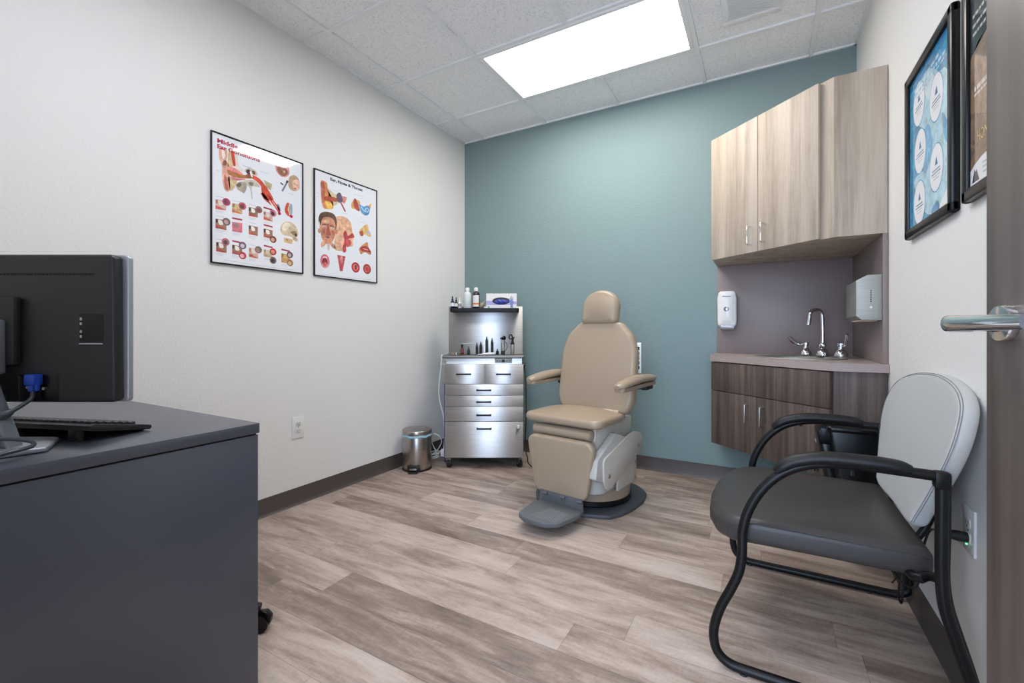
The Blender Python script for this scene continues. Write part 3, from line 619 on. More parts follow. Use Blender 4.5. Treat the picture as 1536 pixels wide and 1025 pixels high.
WELLNESS_ART=[('p',1,(176,214,226),1,[(8.5,10.5),(17.1,7.7),(25.0,7.6),(34.4,13.2),(42.9,19.7),(42.9,57.6),(32.2,57.3),(19.8,53.6),(8.5,40.4),(22.4,38.8),(25.0,29.2),(12.9,21.1)]),('p',2,(120,180,212),1,[(19.8,27.2),(25.0,26.0),(28.7,33.8),(22.4,41.3),(18.5,37.5)]),('p',2,(206,226,232),1,[(19.8,8.2),(26.2,9.0),(32.2,15.1),(27.5,19.1),(21.1,14.6)]),('p',2,(96,166,204),1,[(37.7,27.5),(42.9,33.3),(42.9,39.0),(38.8,34.6)]),('p',2,(84,152,196),1,[(27.5,55.4),(33.3,53.4),(35.6,57.3),(29.9,57.9)]),('p',3,(228,236,238),0,[(35.6,55.1),(42.9,51.2),(42.9,58.2),(34.4,57.5)]),('e',4,(90,160,200),(14.3,14.5),6.6499999999999995,7.909999999999999,0),('e',5,(236,240,242),(14.3,14.5),6.3,7.56,0),('p',6,(64,120,168),0,[(13.100000000000001,13.7),(14.5,10.9),(15.9,13.7)]),('l',6,(120,150,176),0.45,[(10.700000000000001,15.1),(17.900000000000002,15.1)]),('l',6,(120,150,176),0.45,[(10.100000000000001,16.05),(18.5,16.05)]),('l',6,(170,180,190),0.25,[(11.100000000000001,17.0),(17.5,17.0)]),('l',6,(170,180,190),0.25,[(11.9,17.95),(16.7,17.95)]),('e',4,(90,160,200),(32.2,20.3),6.55,7.789999999999999,0),('e',5,(236,240,242),(32.2,20.3),6.2,7.4399999999999995,0),('p',6,(64,120,168),0,[(31.000000000000004,19.5),(32.400000000000006,16.7),(33.800000000000004,19.5)]),('l',6,(120,150,176),0.45,[(28.6,20.900000000000002),(35.800000000000004,20.900000000000002)]),('l',6,(120,150,176),0.45,[(28.000000000000004,21.85),(36.400000000000006,21.85)]),('l',6,(170,180,190),0.25,[(29.000000000000004,22.8),(35.400000000000006,22.8)]),('l',6,(170,180,190),0.25,[(29.800000000000004,23.75),(34.6,23.75)]),('e',4,(90,160,200),(15.7,31.7),6.6499999999999995,7.909999999999999,0),('e',5,(236,240,242),(15.7,31.7),6.3,7.56,0),('p',6,(64,120,168),0,[(14.5,30.9),(15.899999999999999,28.099999999999998),(17.3,30.9)]),('l',6,(120,150,176),0.45,[(12.1,32.3),(19.3,32.3)]),('l',6,(120,150,176),0.45,[(11.5,33.25),(19.9,33.25)]),('l',6,(170,180,190),0.25,[(12.5,34.199999999999996),(18.9,34.199999999999996)]),('l',6,(170,180,190),0.25,[(13.299999999999999,35.15),(18.099999999999998,35.15)]),('e',4,(90,160,200),(32.2,42.7),6.55,7.789999999999999,0),('e',5,(236,240,242),(32.2,42.7),6.2,7.4399999999999995,0),('p',6,(64,120,168),0,[(31.000000000000004,41.900000000000006),(32.400000000000006,39.1),(33.800000000000004,41.900000000000006)]),('l',6,(120,150,176),0.45,[(28.6,43.300000000000004),(35.800000000000004,43.300000000000004)]),('l',6,(120,150,176),0.45,[(28.000000000000004,44.25000000000001),(36.400000000000006,44.25000000000001)]),('l',6,(170,180,190),0.25,[(29.000000000000004,45.2),(35.400000000000006,45.2)]),('l',6,(170,180,190),0.25,[(29.800000000000004,46.150000000000006),(34.6,46.150000000000006)]),('e',4,(90,160,200),(14.9,49.5),6.6499999999999995,7.909999999999999,0),('e',5,(236,240,242),(14.9,49.5),6.3,7.56,0),('p',6,(64,120,168),0,[(13.700000000000001,48.7),(15.1,45.9),(16.5,48.7)]),('l',6,(120,150,176),0.45,[(11.3,50.1),(18.5,50.1)]),('l',6,(120,150,176),0.45,[(10.7,51.050000000000004),(19.1,51.050000000000004)]),('l',6,(170,180,190),0.25,[(11.7,52.0),(18.1,52.0)]),('l',6,(170,180,190),0.25,[(12.5,52.95),(17.3,52.95)])]
# ------------------------------------------------------------------ palette
FLOOR_STOPS = [(.28, (106, 89, 79)), (.42, (140, 122, 110)), (.55, (176, 157, 144)), (.72, (200, 184, 172))]
M = dict(
    wall=wall_mat('warm_white_paint', (224, 222, 218)),
    teal=wall_mat('teal_paint', (126, 146, 146)),
    floor=floor_mat(), tile=tile_mat(), ink=ink_mat(),
    grid=simple('white_enamel_grid', (238, 239, 239), .5),
    vinyl_base=simple('brown_rubber_base', (78, 70, 66), .45),
    upper=wood('pale_ash_laminate', [(.30, (136, 121, 105)), (.43, (166, 151, 133)), (.54, (184, 169, 151)), (.7, (198, 185, 168))], .55, 90, 15, (1.3, .4, 0), .06, .5),
    lower=wood('dark_walnut_laminate', [(.28, (50, 41, 38)), (.45, (78, 66, 60)), (.58, (102, 88, 80)), (.78, (130, 114, 104))], .42, 110, 26, (4.3, 2.4, 0), .03, .1),
    door=wood('grey_brown_door_veneer', [(.28, (62, 52, 48)), (.46, (86, 75, 70)), (.6, (100, 88, 83)), (.8, (120, 107, 100))], .38, 100, 22, (7.1, 3.3, 0), .03, .1),
    counter=simple('mauve_grey_laminate', (162, 146, 140), .38, bump=.02, var=.05, vscale=160),
    splash=simple('mauve_grey_backsplash', (136, 122, 118), .45, var=.05, vscale=160),
    steel=brushed('brushed_stainless', (196, 196, 194), .30),
    steel_v=brushed('brushed_stainless_upright', (204, 204, 203), .42, 'x', .93),
    satin=brushed('satin_stainless', (172, 172, 165), .6),
    bin_steel=brushed('brown_tinted_steel', (176, 168, 162), .3),
    dark_steel=brushed('dark_satin_steel', (132, 130, 125), .45),
    chrome=simple('chrome', (225, 226, 228), .07, 1.0),
    nickel=simple('satin_nickel', (188, 186, 182), .28, 1.0),
    blackm=simple('black_powder_coat', (13, 13, 14), .42, spec=.28),
    blackp=simple('black_plastic', (26, 26, 27), .45, bump=.05, bscale=900),
    gloss_black=simple('glossy_black_plastic', (9, 9, 10), .24, spec=.35),
    framem=simple('black_moulding', (10, 10, 11), .3, spec=.3),
    soft_black=simple('black_soft_polyurethane', (19, 19, 20), .45, bump=.04, bscale=600, spec=.3),
    housing=simple('black_monitor_housing', (25, 25, 27), .40, bump=.10, bscale=1100),
    silver=simple('silver_plastic', (168, 170, 176), .35, .6),
    standgrey=simple('grey_painted_stand', (124, 126, 132), .38, .5),
    desk=simple('charcoal_laminate', (68, 70, 78), .3, spec=.7, bump=.05, bscale=900, var=.05, vscale=300),
    beige=simple('taupe_vinyl', (160, 142, 120), .33, bump=.06, bscale=420, spec=.45),
    beigep=simple('taupe_plastic', (150, 132, 111), .45),
    cream=simple('cream_painted_metal', (194, 188, 176), .4),
    white_grey=simple('light_grey_painted_steel', (186, 184, 178), .4),
    base_grey=simple('dark_grey_rubber', (70, 74, 78), .5),
    foot_grey=simple('grey_textured_plastic', (92, 95, 97), .5, bump=.1, bscale=500),
    seatv=simple('charcoal_vinyl', (58, 55, 54), .42, bump=.06, bscale=500, spec=.35),
    backv=simple('light_grey_vinyl', (180, 181, 180), .48, bump=.06, bscale=420),
    stitch=simple('grey_thread', (128, 128, 132), .8),
    stitch_d=simple('dark_thread', (44, 43, 44), .8),
    white=simple('white_plastic', (228, 228, 224), .32),
    offwhite=simple('ivory_plastic', (214, 212, 204), .4),
    slot=simple('dark_slot', (40, 38, 38), .6),
    void=simple('black_vent', (5, 5, 6), .7),
    clearp=simple('frosted_plastic', (206, 212, 210), .25),
    brownglass=simple('dark_brown_plastic', (40, 27, 22), .2),
    blueglass=simple('cobalt_glass', (24, 34, 84), .12),
    amber=simple('amber_glass', (92, 42, 18), .1),
    paper=simple('white_label', (222, 220, 214), .6),
    orange=simple('orange_label', (222, 128, 58), .6),
    greenlab=simple('green_label', (86, 170, 104), .6),
    lilac=simple('lilac_print', (168, 160, 206), .6),
    purple=simple('grey_label', (150, 140, 160), .6),
    blue=simple('blue_nitrile', (44, 62, 150), .5),
    palehand=simple('pale_blue_print', (110, 126, 186), .6),
    vga=simple('blue_connector', (26, 62, 160), .4),
    cordgrey=simple('dark_grey_cable', (58, 62, 68), .35),
    cordwhite=simple('white_cable', (214, 212, 204), .45),
    cordblue=simple('blue_cable', (34, 54, 130), .45),
    cordblack=simple('black_cable', (18, 18, 19), .45),
    liner=simple('pale_blue_bin_liner', (150, 196, 208), .4),
    tan=simple('tan_tin', (160, 140, 112), .4),
    bulbrub=simple('grey_tan_rubber', (164, 150, 128), .5),
    specula=simple('black_specula_plastic', (22, 22, 23), .35),
    teal_bottle=simple('dark_green_glass', (22, 34, 36), .15),
    led=glow_mat('green_indicator', (.1, 1, .35), 1.0),
    glow=glow_mat('lit_diffuser', (1, .945, .90), LAMP),
    glow_fill=glow_mat('added_cool_diffuser', (.85, .90, 1), FILL_LAMP),  # for the added panel over the desk
)
XL, XR, YB, YF, H = -2.392, .4915, 3.342, -.10, 2.743

# ------------------------------------------------------------------ the room
bm = B()
lay = bm.loops.layers.float_color.new('plank')


def plank(x0, x1, y0, y1, z, c):
    f = bm.faces.new([bm.verts.new(p) for p in ((x0, y0, z), (x1, y0, z), (x1, y1, z), (x0, y1, z))])
    for l in f.loops:
        l[lay] = (*c, 1)


plank(-2.6, 2.0, -2.2, 3.45, -.0025, (-.6, .2, .2))
# end joints the photo shows: row -> (x of joint, tone left, tone right)
KNOWN = {-1: (-2.9, .8, .86), 0: (-1.72, .15, .05), 1: (-1.51, .62, .06), 2: (-.573, .62, .46), 3: (-1.62, .42, .6), 4: (-.948, .8, .5),
         5: (-1.01, .12, .22), 6: (-1.364, .5, .92), 7: (-.594, .74, .34), 8: (-.007, .5, .42), 9: (-.23, .3, .55)}
for k in range(-21, 16):
    y0 = 1.0 + .1524 * k
    y1 = min(y0 + .1524, YB + .02)
    if y0 > YB:
        break
    if k in KNOWN:
        xj, tl, tr = KNOWN[k]
    else:
        xj, tl, tr = random.uniform(-2.2, .2), random.uniform(.15, .85), random.uniform(.15, .85)
    xs = sorted([xj + 1.22 * j for j in range(-4, 5)])
    for xa in xs:
        a, b = max(xa, -2.6), min(xa + 1.22, 2.0)
        if b - a < .01:
            continue
        tone = tl if abs(xa + 1.22 - xj) < .01 else tr if abs(xa - xj) < .01 else random.uniform(.2, .8)
        plank(a + .0006, b - .0006, y0 + .0005, y1 - .0005, 0, (tone, random.random(), random.random()))
bmesh.ops.recalc_face_normals(bm, faces=bm.faces[:])
for f in bm.faces:
    if f.normal.z < 0:
        f.normal_flip()
struct('floor', bm, M['floor'])

bm = B(); box(bm, XL - .12, XL, -.22, YB + .12, 0, 3.0); struct('wall_left', bm, M['wall'])
bm = B(); box(bm, XL, XR, YB, YB + .12, 0, 3.0); struct('wall_back', bm, M['teal'])
bm = B(); box(bm, XR, XR + .12, -.22, YB + .12, 0, 3.0); struct('wall_right', bm, M['wall'])
bm = B()
box(bm, XL, -.64, YF - .12, YF, 0, 3.0); box(bm, -.64, .475, YF - .12, YF, 2.13, 3.0); box(bm, .475, XR, YF - .12, YF, 0, 3.0)
struct('wall_front', bm, M['wall'])
bm = B()
box(bm, -.665, -.615, YF - .14, YF + .012, 0, 2.155, .004); box(bm, .457, .487, YF - .14, YF + .012, 0, 2.155, .004); box(bm, -.615, .457, YF - .14, YF + .012, 2.105, 2.155, .004)
struct('trim_1', bm, M['base_grey'])
# corridor outside the doorway, its far side open for an added cool area light
bm = B(); box(bm, -1.7, -1.6, -2.2, -.22, 0, 2.7); struct('wall_corridor_left', bm, M['wall'])
bm = B(); box(bm, 1.9, 2.0, -2.2, -.22, 0, 2.7); struct('wall_corridor_right', bm, M['wall'])
bm = B(); box(bm, -1.7, 2.0, -2.2, -.22, 2.6, 2.7); struct('ceiling_corridor', bm, M['tile'])

# suspended ceiling: tiles, grid
GX = [-2.178 + .6096 * k for k in range(5)]
GY = [2.917 - .6096 * k for k in range(6)]
xs = [XL] + GX + [XR]
ys = [YF] + sorted(GY) + [YB]
bm = B()
box(bm, XL - .1, XR + .1, -.22, YB + .1, H + .034, H + .06)
for a, b in zip(xs, xs[1:]):
    for c, d in zip(ys, ys[1:]):
        box(bm, a + .010, b - .010, c + .010, d - .010, H + .011, H + .028, .004, 1)
struct('ceiling', bm, M['tile'])
bm = B()
for x in GX:
    box(bm, x - .012, x + .012, YF, YB, H, H + .028)
for y in GY:
    box(bm, XL, XR, y - .012, y + .012, H + .0004, H + .028)
for a in ((XL, XL + .014, YF, YB), (XR - .014, XR, YF, YB), (XL, XR, YB - .014, YB), (XL, XR, YF, YF + .014)):
    box(bm, *a, H + .0002, H + .028)
struct('trim_2', bm, M['grid'])

# rubber base with its toe
def baseboard(name, a, b, nx, ny, cut=None):
    bm = B()
    prof = [(0, .1), (.004, .1), (.0045, .02), (.009, .008), (.016, 0), (0, 0)]
    d = Vector((b[0] - a[0], b[1] - a[1], 0))
    L = d.length
    d.normalize()
    Mx = Matrix(((nx, 0, d.x, a[0]), (ny, 0, d.y, a[1]), (0, 1, 0, 0), (0, 0, 0, 1)))
    prism(bm, prof, 0, L, M=Mx)
    struct(name, bm, M['vinyl_base'])


baseboard('baseboard_left', (XL, YF), (XL, YB), 1, 0)
baseboard('baseboard_back', (XL, YB), (XR, YB), 0, -1)
baseboard('baseboard_right', (XR, YF), (XR, YB), -1, 0)

# ------------------------------------------------------------------ ceiling things
def troffer(label, ya, yb, mat):
    x0, x1, y0, y1 = GX[1] + .012, GX[3] - .012, ya + .012, yb - .012
    t = thing('ceiling_light', label, 'ceiling light', (-.9585, (ya + yb) / 2, H - .002))
    bm = B()
    for a in ((x0, x1, y0, y0 + .026), (x0, x1, y1 - .026, y1), (x0, x0 + .026, y0 + .026, y1 - .026), (x1 - .026, x1, y0 + .026, y1 - .026)):
        box(bm, *a, H - .004, H + .0106, .002)
    obj('frame', bm, M['grid'], t, True)
    bm = B(); box(bm, x0 + .026, x1 - .026, y0 + .026, y1 - .026, H - .001, H + .0035)
    obj('diffuser', bm, mat, t, True)


troffer('large lit rectangular flat panel light set in the tile ceiling', GY[1], GY[0], M['glow'])
# added twin out of view, one bay from the front wall, brightens the desk end
troffer('added fill panel light, out of view in the ceiling tiles above the desk', GY[4], GY[3], M['glow_fill'])

vx0, vx1, vy1 = -.163, .058, 2.735
t = thing('air_vent', 'square white louvred air vent in the ceiling tile by the light', 'air vent', ((vx0 + vx1) / 2, vy1 - .12, H - .002))
bm = B()
x0, x1, y0, y1 = vx0 - .028, vx1 + .028, vy1 - .27, vy1 + .028
for a in ((x0, x1, y0, y0 + .03), (x0, x1, y1 - .03, y1), (x0, x0 + .03, y0 + .03, y1 - .03), (x1 - .03, x1, y0 + .03, y1 - .03)):
    box(bm, *a, H - .006, H + .0106, .002)
obj('frame', bm, M['grid'], t, True)
bm = B()
n = 20
for k in range(n):
    y = vy1 - .24 + .24 * (k + .5) / n
    q = Matrix.Translation(((vx0 + vx1) / 2, y, H - .004)) @ Matrix.Rotation(R(14), 4, 'X')
    u = B(); box(u, -.5 * (vx1 - vx0), .5 * (vx1 - vx0), -.0062, .0062, -.0007, .0007)
    join(bm, u, q)
box(bm, vx0, vx1, vy1 - .24, vy1, H + .002, H + .0036)
obj('louver', bm, M['grid'], t, True)

# ------------------------------------------------------------------ door, standing open beside the camera
HN = Vector((.309, .985, 0))
dd = Vector((.139, -.9903, 0))          # free edge -> hinge
nn = Vector((-.9903, -.139, 0))         # face towards the room
bm = B()
W = 1.06
MD = Matrix(((dd.x, nn.x, 0, HN.x), (dd.y, nn.y, 0, HN.y), (0, 0, 1, 0), (0, 0, 0, 1)))
u = B(); box(u, 0, W, -.044, 0, .012, 2.10, .0015); join(bm, u, MD)
d1 = struct('door_1', bm, M['door'])
d1['label'] = 'open grey brown wood door at the right edge with chrome lever'
MATS['door_1'] = Matrix.Identity(4)
zl = 1.034
bm = B()
Q = MD @ Matrix.Translation((.052, 0, zl)) @ Matrix.Rotation(R(-90), 4, 'X')
lathe(bm, [(.027, 0), (.0275, .008), (.026, .011), (.013, .012), (.0115, .03), (.0115, .062), (0, .063)], 28, Q)
h = obj('door_handle', bm, M['chrome'], d1)
bm = B()
u = B()
pts = [(.052, .040, 0), (.051, .058, 0), (.055, .070, 0), (.069, .0745, 0), (.105, .0735, 0), (.16, .0705, 0), (.214, .066, 0)]
tube(u, pts, [.0125, .0128, .0128, .0122, .0112, .0104, .0098], 16, 5, flat=.62)
join(bm, u, MD @ Matrix.Translation((0, 0, zl)))
obj('lever', bm, M['chrome'], h)

# ------------------------------------------------------------------ wall posters and frames
def framed(name, label, cat, side, y0, y1, z0, z1, fw, depth, group=None, prof=.003):
    x = XL if side == 'L' else XR
    s = 1 if side == 'L' else -1
    t = thing(name, label, cat, (x + s * .001, (y0 + y1) / 2, z0), 0, group)
    bm = B()
    a, b = sorted((x, x + s * depth))
    for c in ((y0, y1, z0, z0 + fw), (y0, y1, z1 - fw, z1), (y0, y0 + fw, z0 + fw * .0, z1), (y1 - fw, y1, z0, z1)):
        box(bm, a, b, c[0], c[1], c[2], c[3], prof)
    obj('frame', bm, M['framem'] if side == 'R' else M['blackm'], t, True)
    bm = B(); a, b = sorted((x, x + s * (depth * .45)))
    box(bm, a, b, y0 + fw * .5, y1 - fw * .5, z0 + fw * .5, z1 - fw * .5)
    obj('backing', bm, M['paper'], t, True)
    return t


def lsheet(y0, ztop, x):
    return Sheet(lambda u, v, l: (x + .0006 + l * .00012, y0 + u / 100, ztop - v / 100))


t = framed('wall_chart', 'framed medical chart titled Middle Ear with rows of small pictures', 'poster', 'L', 1.178, 1.687, 1.363, 2.023, .007, .013)
S = lsheet(1.178, 2.023, XL + .006)
S.rect(.5, .5, 50.4, 65.5, (231, 232, 236))
S.art(EAR_ART)
S.text('Middle', 3.1, 5.0, 2.1, (172, 34, 62), 6, 10.2, .035)
S.text('Ear', 3.1, 7.9, 2.1, (172, 34, 62), 6, 4.6, .035)
S.text('Conditions', 8.4, 7.9, 2.1, (172, 34, 62), 6, 16.4, .035)
S.done('print', M['ink'], t)
t = framed('wall_chart', 'framed medical chart titled Ear, Nose & Throat with a mans face', 'poster', 'L', 1.759, 2.268, 1.362, 2.021, .007, .013)
S = lsheet(1.759, 2.021, XL + .006)
S.rect(.5, .5, 50.4, 65.4, (231, 232, 235))
S.art(THROAT_ART)
S.text('Ear, Nose & Throat', 11.9, 4.2, 1.9, (30, 32, 44), 6, 26.0, .03)
S.done('print', M['ink'], t)


def rsheet(y0, ztop, x):
    return Sheet(lambda u, v, l: (x - .0006 - l * .00012, y0 - u / 100, ztop - v / 100))


t = framed('picture_frame', 'black framed light blue print with white circles on right wall', 'framed print', 'R', 1.728, 2.212, 1.367, 1.970, .034, .022, 'framed prints by the door', .007)
S = rsheet(2.212, 1.970, XR - .011)
S.rect(2, 2, 46.4, 58, (72, 152, 192))
S.rect(3, 2.5, 45, 6.5, (40, 128, 176), 1)
S.art(WELLNESS_ART)
for k, (u0, wd, hh) in enumerate(((9, 26, 1.1), (9, 30, 1.1), (12, 24, .5))):
    x = u0
    while x < u0 + wd:
        w_ = random.uniform(1.6, 4.2)
        S.rect(x, 7.4 + 2.0 * k, x + w_, 7.4 + 2.0 * k + hh, (176, 214, 232), 6)
        x += w_ + .8
S.done('print', M['ink'], t)
t = framed('picture_frame', 'black framed brown print lettered HOM, half hidden by the door', 'framed print', 'R', 1.173, 1.657, 1.367, 1.970, .034, .022, 'framed prints by the door', .007)
S = rsheet(1.657, 1.970, XR - .011)
S.rect(2, 2, 46.4, 58.3, (122, 100, 82))
S.rect(3.3, 3.3, 45, 14.2, (48, 54, 58), 1)
S.rect(3.3, 3.3, 45, 8, (88, 84, 76), 2)
S.art([('p', 2, (140, 116, 96), 0, [(3.3, 23), (8, 20.5), (16, 19.6), (45, 18.5), (45, 40), (16, 42), (3.3, 37)]),
       ('p', 2, (52, 60, 62), 0, [(3.3, 14.2), (45, 14.2), (45, 18.5), (16, 19.4), (3.3, 22.6)]),
       ('p', 3, (222, 224, 226), 0, [(3.3, 52.6), (6, 51.5), (10, 50.6), (16, 50.0), (45, 49.5), (45, 57), (3.3, 57)]),
       ('p', 4, (58, 62, 74), 0, [(4.6, 56), (6.1, 52.6), (6.8, 53.6), (7.3, 52.9), (9.0, 56)])])
for k in range(3):
    S.rect(11, 52.2 + k * 1.2, 30 - 4 * k, 52.6 + k * 1.2, (176, 180, 190), 4)
S.text('HOME', 7.8, 46.2, 2.9, (206, 172, 104), 4, 7.6)
for (u0, v0, wd, hh) in ((6, 31.4, 20, 1.2), (6, 33.2, 16, .7), (5, 12.2, 22, .8), (5, 14.8, 18, .8), (5, 17, 22, .8)):
    x = u0
    while x < u0 + wd:
        w_ = random.uniform(.8, 2.6)
        S.rect(x, v0, x + w_, v0 + hh, (196, 190, 180), 4)
        x += w_ + .4
S.done('print', M['ink'], t)


# ------------------------------------------------------------------ outlets
def outlet(label, side, yc, zc, w, h, group):
    x = XL if side == 'L' else XR
    s = 1 if side == 'L' else -1
    t = thing('wall_outlet', label, 'outlet', (x + s * .0005, yc, zc - h / 2), 0, group)
    MW = Matrix(((0, 0, s, x), (s, 0, 0, yc), (0, 1, 0, zc), (0, 0, 0, 1)))
    bm = B(); prism(bm, rpoly([(-w / 2, -h / 2), (w / 2, -h / 2), (w / 2, h / 2), (-w / 2, h / 2)], .004), 0, .006, .002, MW)
    obj('plate', bm, M['white'], t, True)
    bm = B()
    for d in (-.02, .02):
        prism(bm, rpoly([(-.017, d - .014), (.017, d - .014), (.017, d + .014), (-.017, d + .014)], .008), .005, .008, .001, MW)
    obj('receptacle', bm, M['offwhite'], t, True)
    bm = B()
    for d in (-.02, .02):
        for e in (-.007, .007):
            prism(bm, [(e - .0012, d - .002), (e + .0012, d - .002), (e + .0012, d + .008), (e - .0012, d + .008)], .0075, .0083, 0, MW)
        lathe(bm, [(.003, 0), (.003, .0004)], 10, MW @ Matrix.Translation((0, d - .008, .0079)))
    lathe(bm, [(.003, 0), (.002, .001)], 10, MW @ Matrix.Translation((0, 0, .006)))
    obj('slot', bm, M['slot'], t, True)
    return t


outlet('white duplex outlet on left wall below the medical charts', 'L', 1.657, .455, .079, .127, 'wall outlets')
outlet('white outlet on right wall behind the guest chair', 'R', 1.659, .482, .079, .125, 'wall outlets')
t = thing('power_adapter', 'black plug with green light in the outlet behind guest chair', 'plug', (XR - .01, 1.656, .462))
bm = B()
tube(bm, [(XR - .0085, 1.656, .462), (XR - .028, 1.656, .463), (XR - .04, 1.655, .464), (XR - .052, 1.654, .467), (XR - .066, 1.652, .47)], [.0135, .0145, .0125, .007, .0045], 12, 3)
obj('body', bm, M['blackp'], t, True)
bm = B(); box(bm, XR - .013, XR - .009, 1.650, 1.654, .4445, .4475); obj('indicator', bm, M['led'], t, True)
bm = B()
tube(bm, [(XR - .064, 1.652, .47), (XR - .085, 1.66, .46), (XR - .088, 1.72, .36), (XR - .07, 1.84, .22), (XR - .075, 1.98, .16), (XR - .09, 2.06, .19), (XR - .085, 2.10, .27), (XR - .07, 2.09, .30), (XR - .06, 2.06, .24), (XR - .075, 2.03, .10), (XR - .06, 2.06, .055), (XR - .05, 2.09, .13), (XR - .045, 2.12, .25), (XR - .04, 2.2, .10), (XR - .04, 2.3, .012)], .0032, 8, 6)
obj('cord', bm, M['cordblack'], t, True)
# ------------------------------------------------------------------ desk and what stands on it
t = thing('desk', 'charcoal laminate desk against the left wall in the foreground', 'desk', (-1.81, .1, 0))
x0, x1, y0, y1 = XL + .006, -1.243, -.09, .743
DZ = .762
bm = B(); box(bm, x0, x1, y0, y1, .734, .762, .0015); obj('top', bm, M['desk'], t, True)
bm = B(); box(bm, x1 - .029, x1 - .003, y0 + .002, y1 - .003, .004, .7295, .001); obj('side_panel', bm, M['desk'], t, True)
bm = B(); box(bm, x0 + .004, x0 + .03, y0 + .002, y1 - .003, .004, .7295, .001); obj('side_panel', bm, M['desk'], t, True)
bm = B(); box(bm, x0 + .03, x1 - .029, y0 + .004, y0 + .026, .12, .7295, .001); obj('back_panel', bm, M['desk'], t, True)
bm = B(); box(bm, x0 + .03, x1 - .008, y0 + .03, y1 - .006, .7295, .734); obj('rail', bm, M['blackm'], t, True)
for x in (x1 - .016, x0 + .017):
    for y in (y0 + .06, y1 - .06):
        bm = B(); lathe(bm, [(.011, 0), (.011, .005)], 12, ctr=(x, y, 0)); obj('glide', bm, M['blackp'], t, True)

# low rolling stool pushed under the desk
t = thing('rolling_stool', 'black stool pushed under the desk, one caster peeking out', 'stool', (-1.712, .735, 0), R(27))
bm = B(); lathe(bm, [(0, .46), (.15, .46), (.172, .468), (.18, .485), (.178, .505), (.16, .522), (0, .53)], 32); obj('seat', bm, M['blackp'], t)
bm = B(); lathe(bm, [(.03, .08), (.03, .26), (.02, .262), (.02, .46)], 16); obj('gas_column', bm, M['blackm'], t)
bm = B()
for k in range(5):
    a = 2 * math.pi * k / 5 + .16
    d = Vector((math.cos(a), math.sin(a), 0))
    tube(bm, [Vector((0, 0, .105)) + d * .02, Vector((0, 0, .10)) + d * .15, Vector((0, 0, .078)) + d * .27], [.025, .02, .015], 10, 4)
lathe(bm, [(.04, .08), (.045, .1), (.04, .13)], 16)
obj('base', bm, M['blackm'], t)
for k in range(5):
    a = 2 * math.pi * k / 5 + .16
    d = Vector((math.cos(a), math.sin(a), 0)); e = Vector((-d.y, d.x, 0))
    bm = B()
    p = d * .272
    for s in (-1, 1):
        cyl(bm, p + e * (.005 * s) + Vector((0, 0, .03)), p + e * (.022 * s) + Vector((0, 0, .03)), .03, 18)
    q = Matrix.Translation(p) @ Matrix.Rotation(a, 4, 'Z')
    u = B(); prism(u, rpoly([(-.022, .03), (.034, .024), (.036, .05), (.02, .068), (-.018, .066)], .012), -.013, .013, .003, Matrix(((1, 0, 0, 0), (0, 0, 1, 0), (0, 1, 0, 0), (0, 0, 0, 1))))
    join(bm, u, q)
    obj('caster', bm, M['gloss_black'], t)

# monitor seen from behind
FW = Vector((-.4924, .8704, 0)); RT = Vector((.8704, .4924, 0))
mo = FW * 1.014 + RT * (-1.158)
t = thing('computer_monitor', 'black widescreen monitor on the desk, seen from behind', 'monitor', (mo.x, mo.y, DZ), R(29.5), None, .922)
hw, z0, z1 = .295, .106, .474
bm = B()
pts = rpoly([(-hw, z0), (hw, z0), (hw, z1), (-hw, z1)], .010)
MX = Matrix(((1, 0, 0, 0), (0, 0, 1, 0), (0, 1, 0, 0), (0, 0, 0, 1)))
prism(bm, rpoly([(-hw + .006, z0 + .002), (hw - .010, z0 + .002), (hw - .014, z1 - .003), (-hw + .006, z1 - .003)], .012), -.016, .014, .007, MX, 3)
hs = obj('rear_housing', bm, M['housing'], t)
bm = B(); prism(bm, pts, .012, .028, .004, MX, 3); obj('bezel', bm, M['silver'], t)
bm = B(); prism(bm, rpoly([(-hw + .018, z0 + .02), (hw - .018, z0 + .02), (hw - .018, z1 - .018), (-hw + .018, z1 - .018)], .002), .0282, .0288, 0, MX); obj('screen', bm, M['gloss_black'], t)
bm = B()
for k in range(52):
    x = -.255 + .0095 * k
    box(bm, x, x + .0065, -.0166, -.014, .419, .4245)
obj('vent_slots', bm, M['void'], hs)
bm = B()
box(bm, .199, .257, -.0168, -.015, .252, .325, .0005)
obj('port_bay', bm, M['void'], hs)
for zz in (.266, .278, .297, .309):
    bm = B(); box(bm, .201, .206, -.0185, -.0165, zz, zz + .007, .001); obj('port', bm, M['nickel'], hs)
bm = B(); box(bm, .199, .257, -.0185, -.016, .250, .2535, .0008)
obj('bay_lip', bm, M['silver'], hs)
bm = B(); box(bm, .05, .148, -.0167, -.015, .112, .176, .0005); obj('connector_recess', bm, M['gloss_black'], hs)
bm = B()
box(bm, -.075, .058, -.035, -.0155, .20, .366, .006)
obj('mount_plate', bm, M['blackp'], t)
bm = B(); lathe(bm, [(.026, 0), (.026, .012), (.022, .016), (.018, .013), (0, .013)], 28, Matrix.Translation((-.002, -.034, .285)) @ Matrix.Rotation(R(90), 4, 'X')); obj('hinge_cap', bm, M['silver'], t)
bm = B()
prism(bm, [(-.06, .012), (.098, .012), (.026, .20), (-.036, .20)], -.085, -.045, .008, Matrix(((1, 0, 0, 0), (0, 1, 0, 0), (0, 0, 1, 0), (0, 0, 0, 1))) @ MX, 3)
box(bm, -.035, .04, -.06, -.032, .18, .31, .006)
obj('stand_neck', bm, M['standgrey'], t)
bm = B()
prism(bm, rpoly([(-.14, -.175), (.085, -.175), (.172, -.066), (.10, .035), (-.14, .035)], [.02, .03, .008, .03, .02]), .001, .013, .004, None, 3)
obj('stand_base', bm, M['silver'], t)

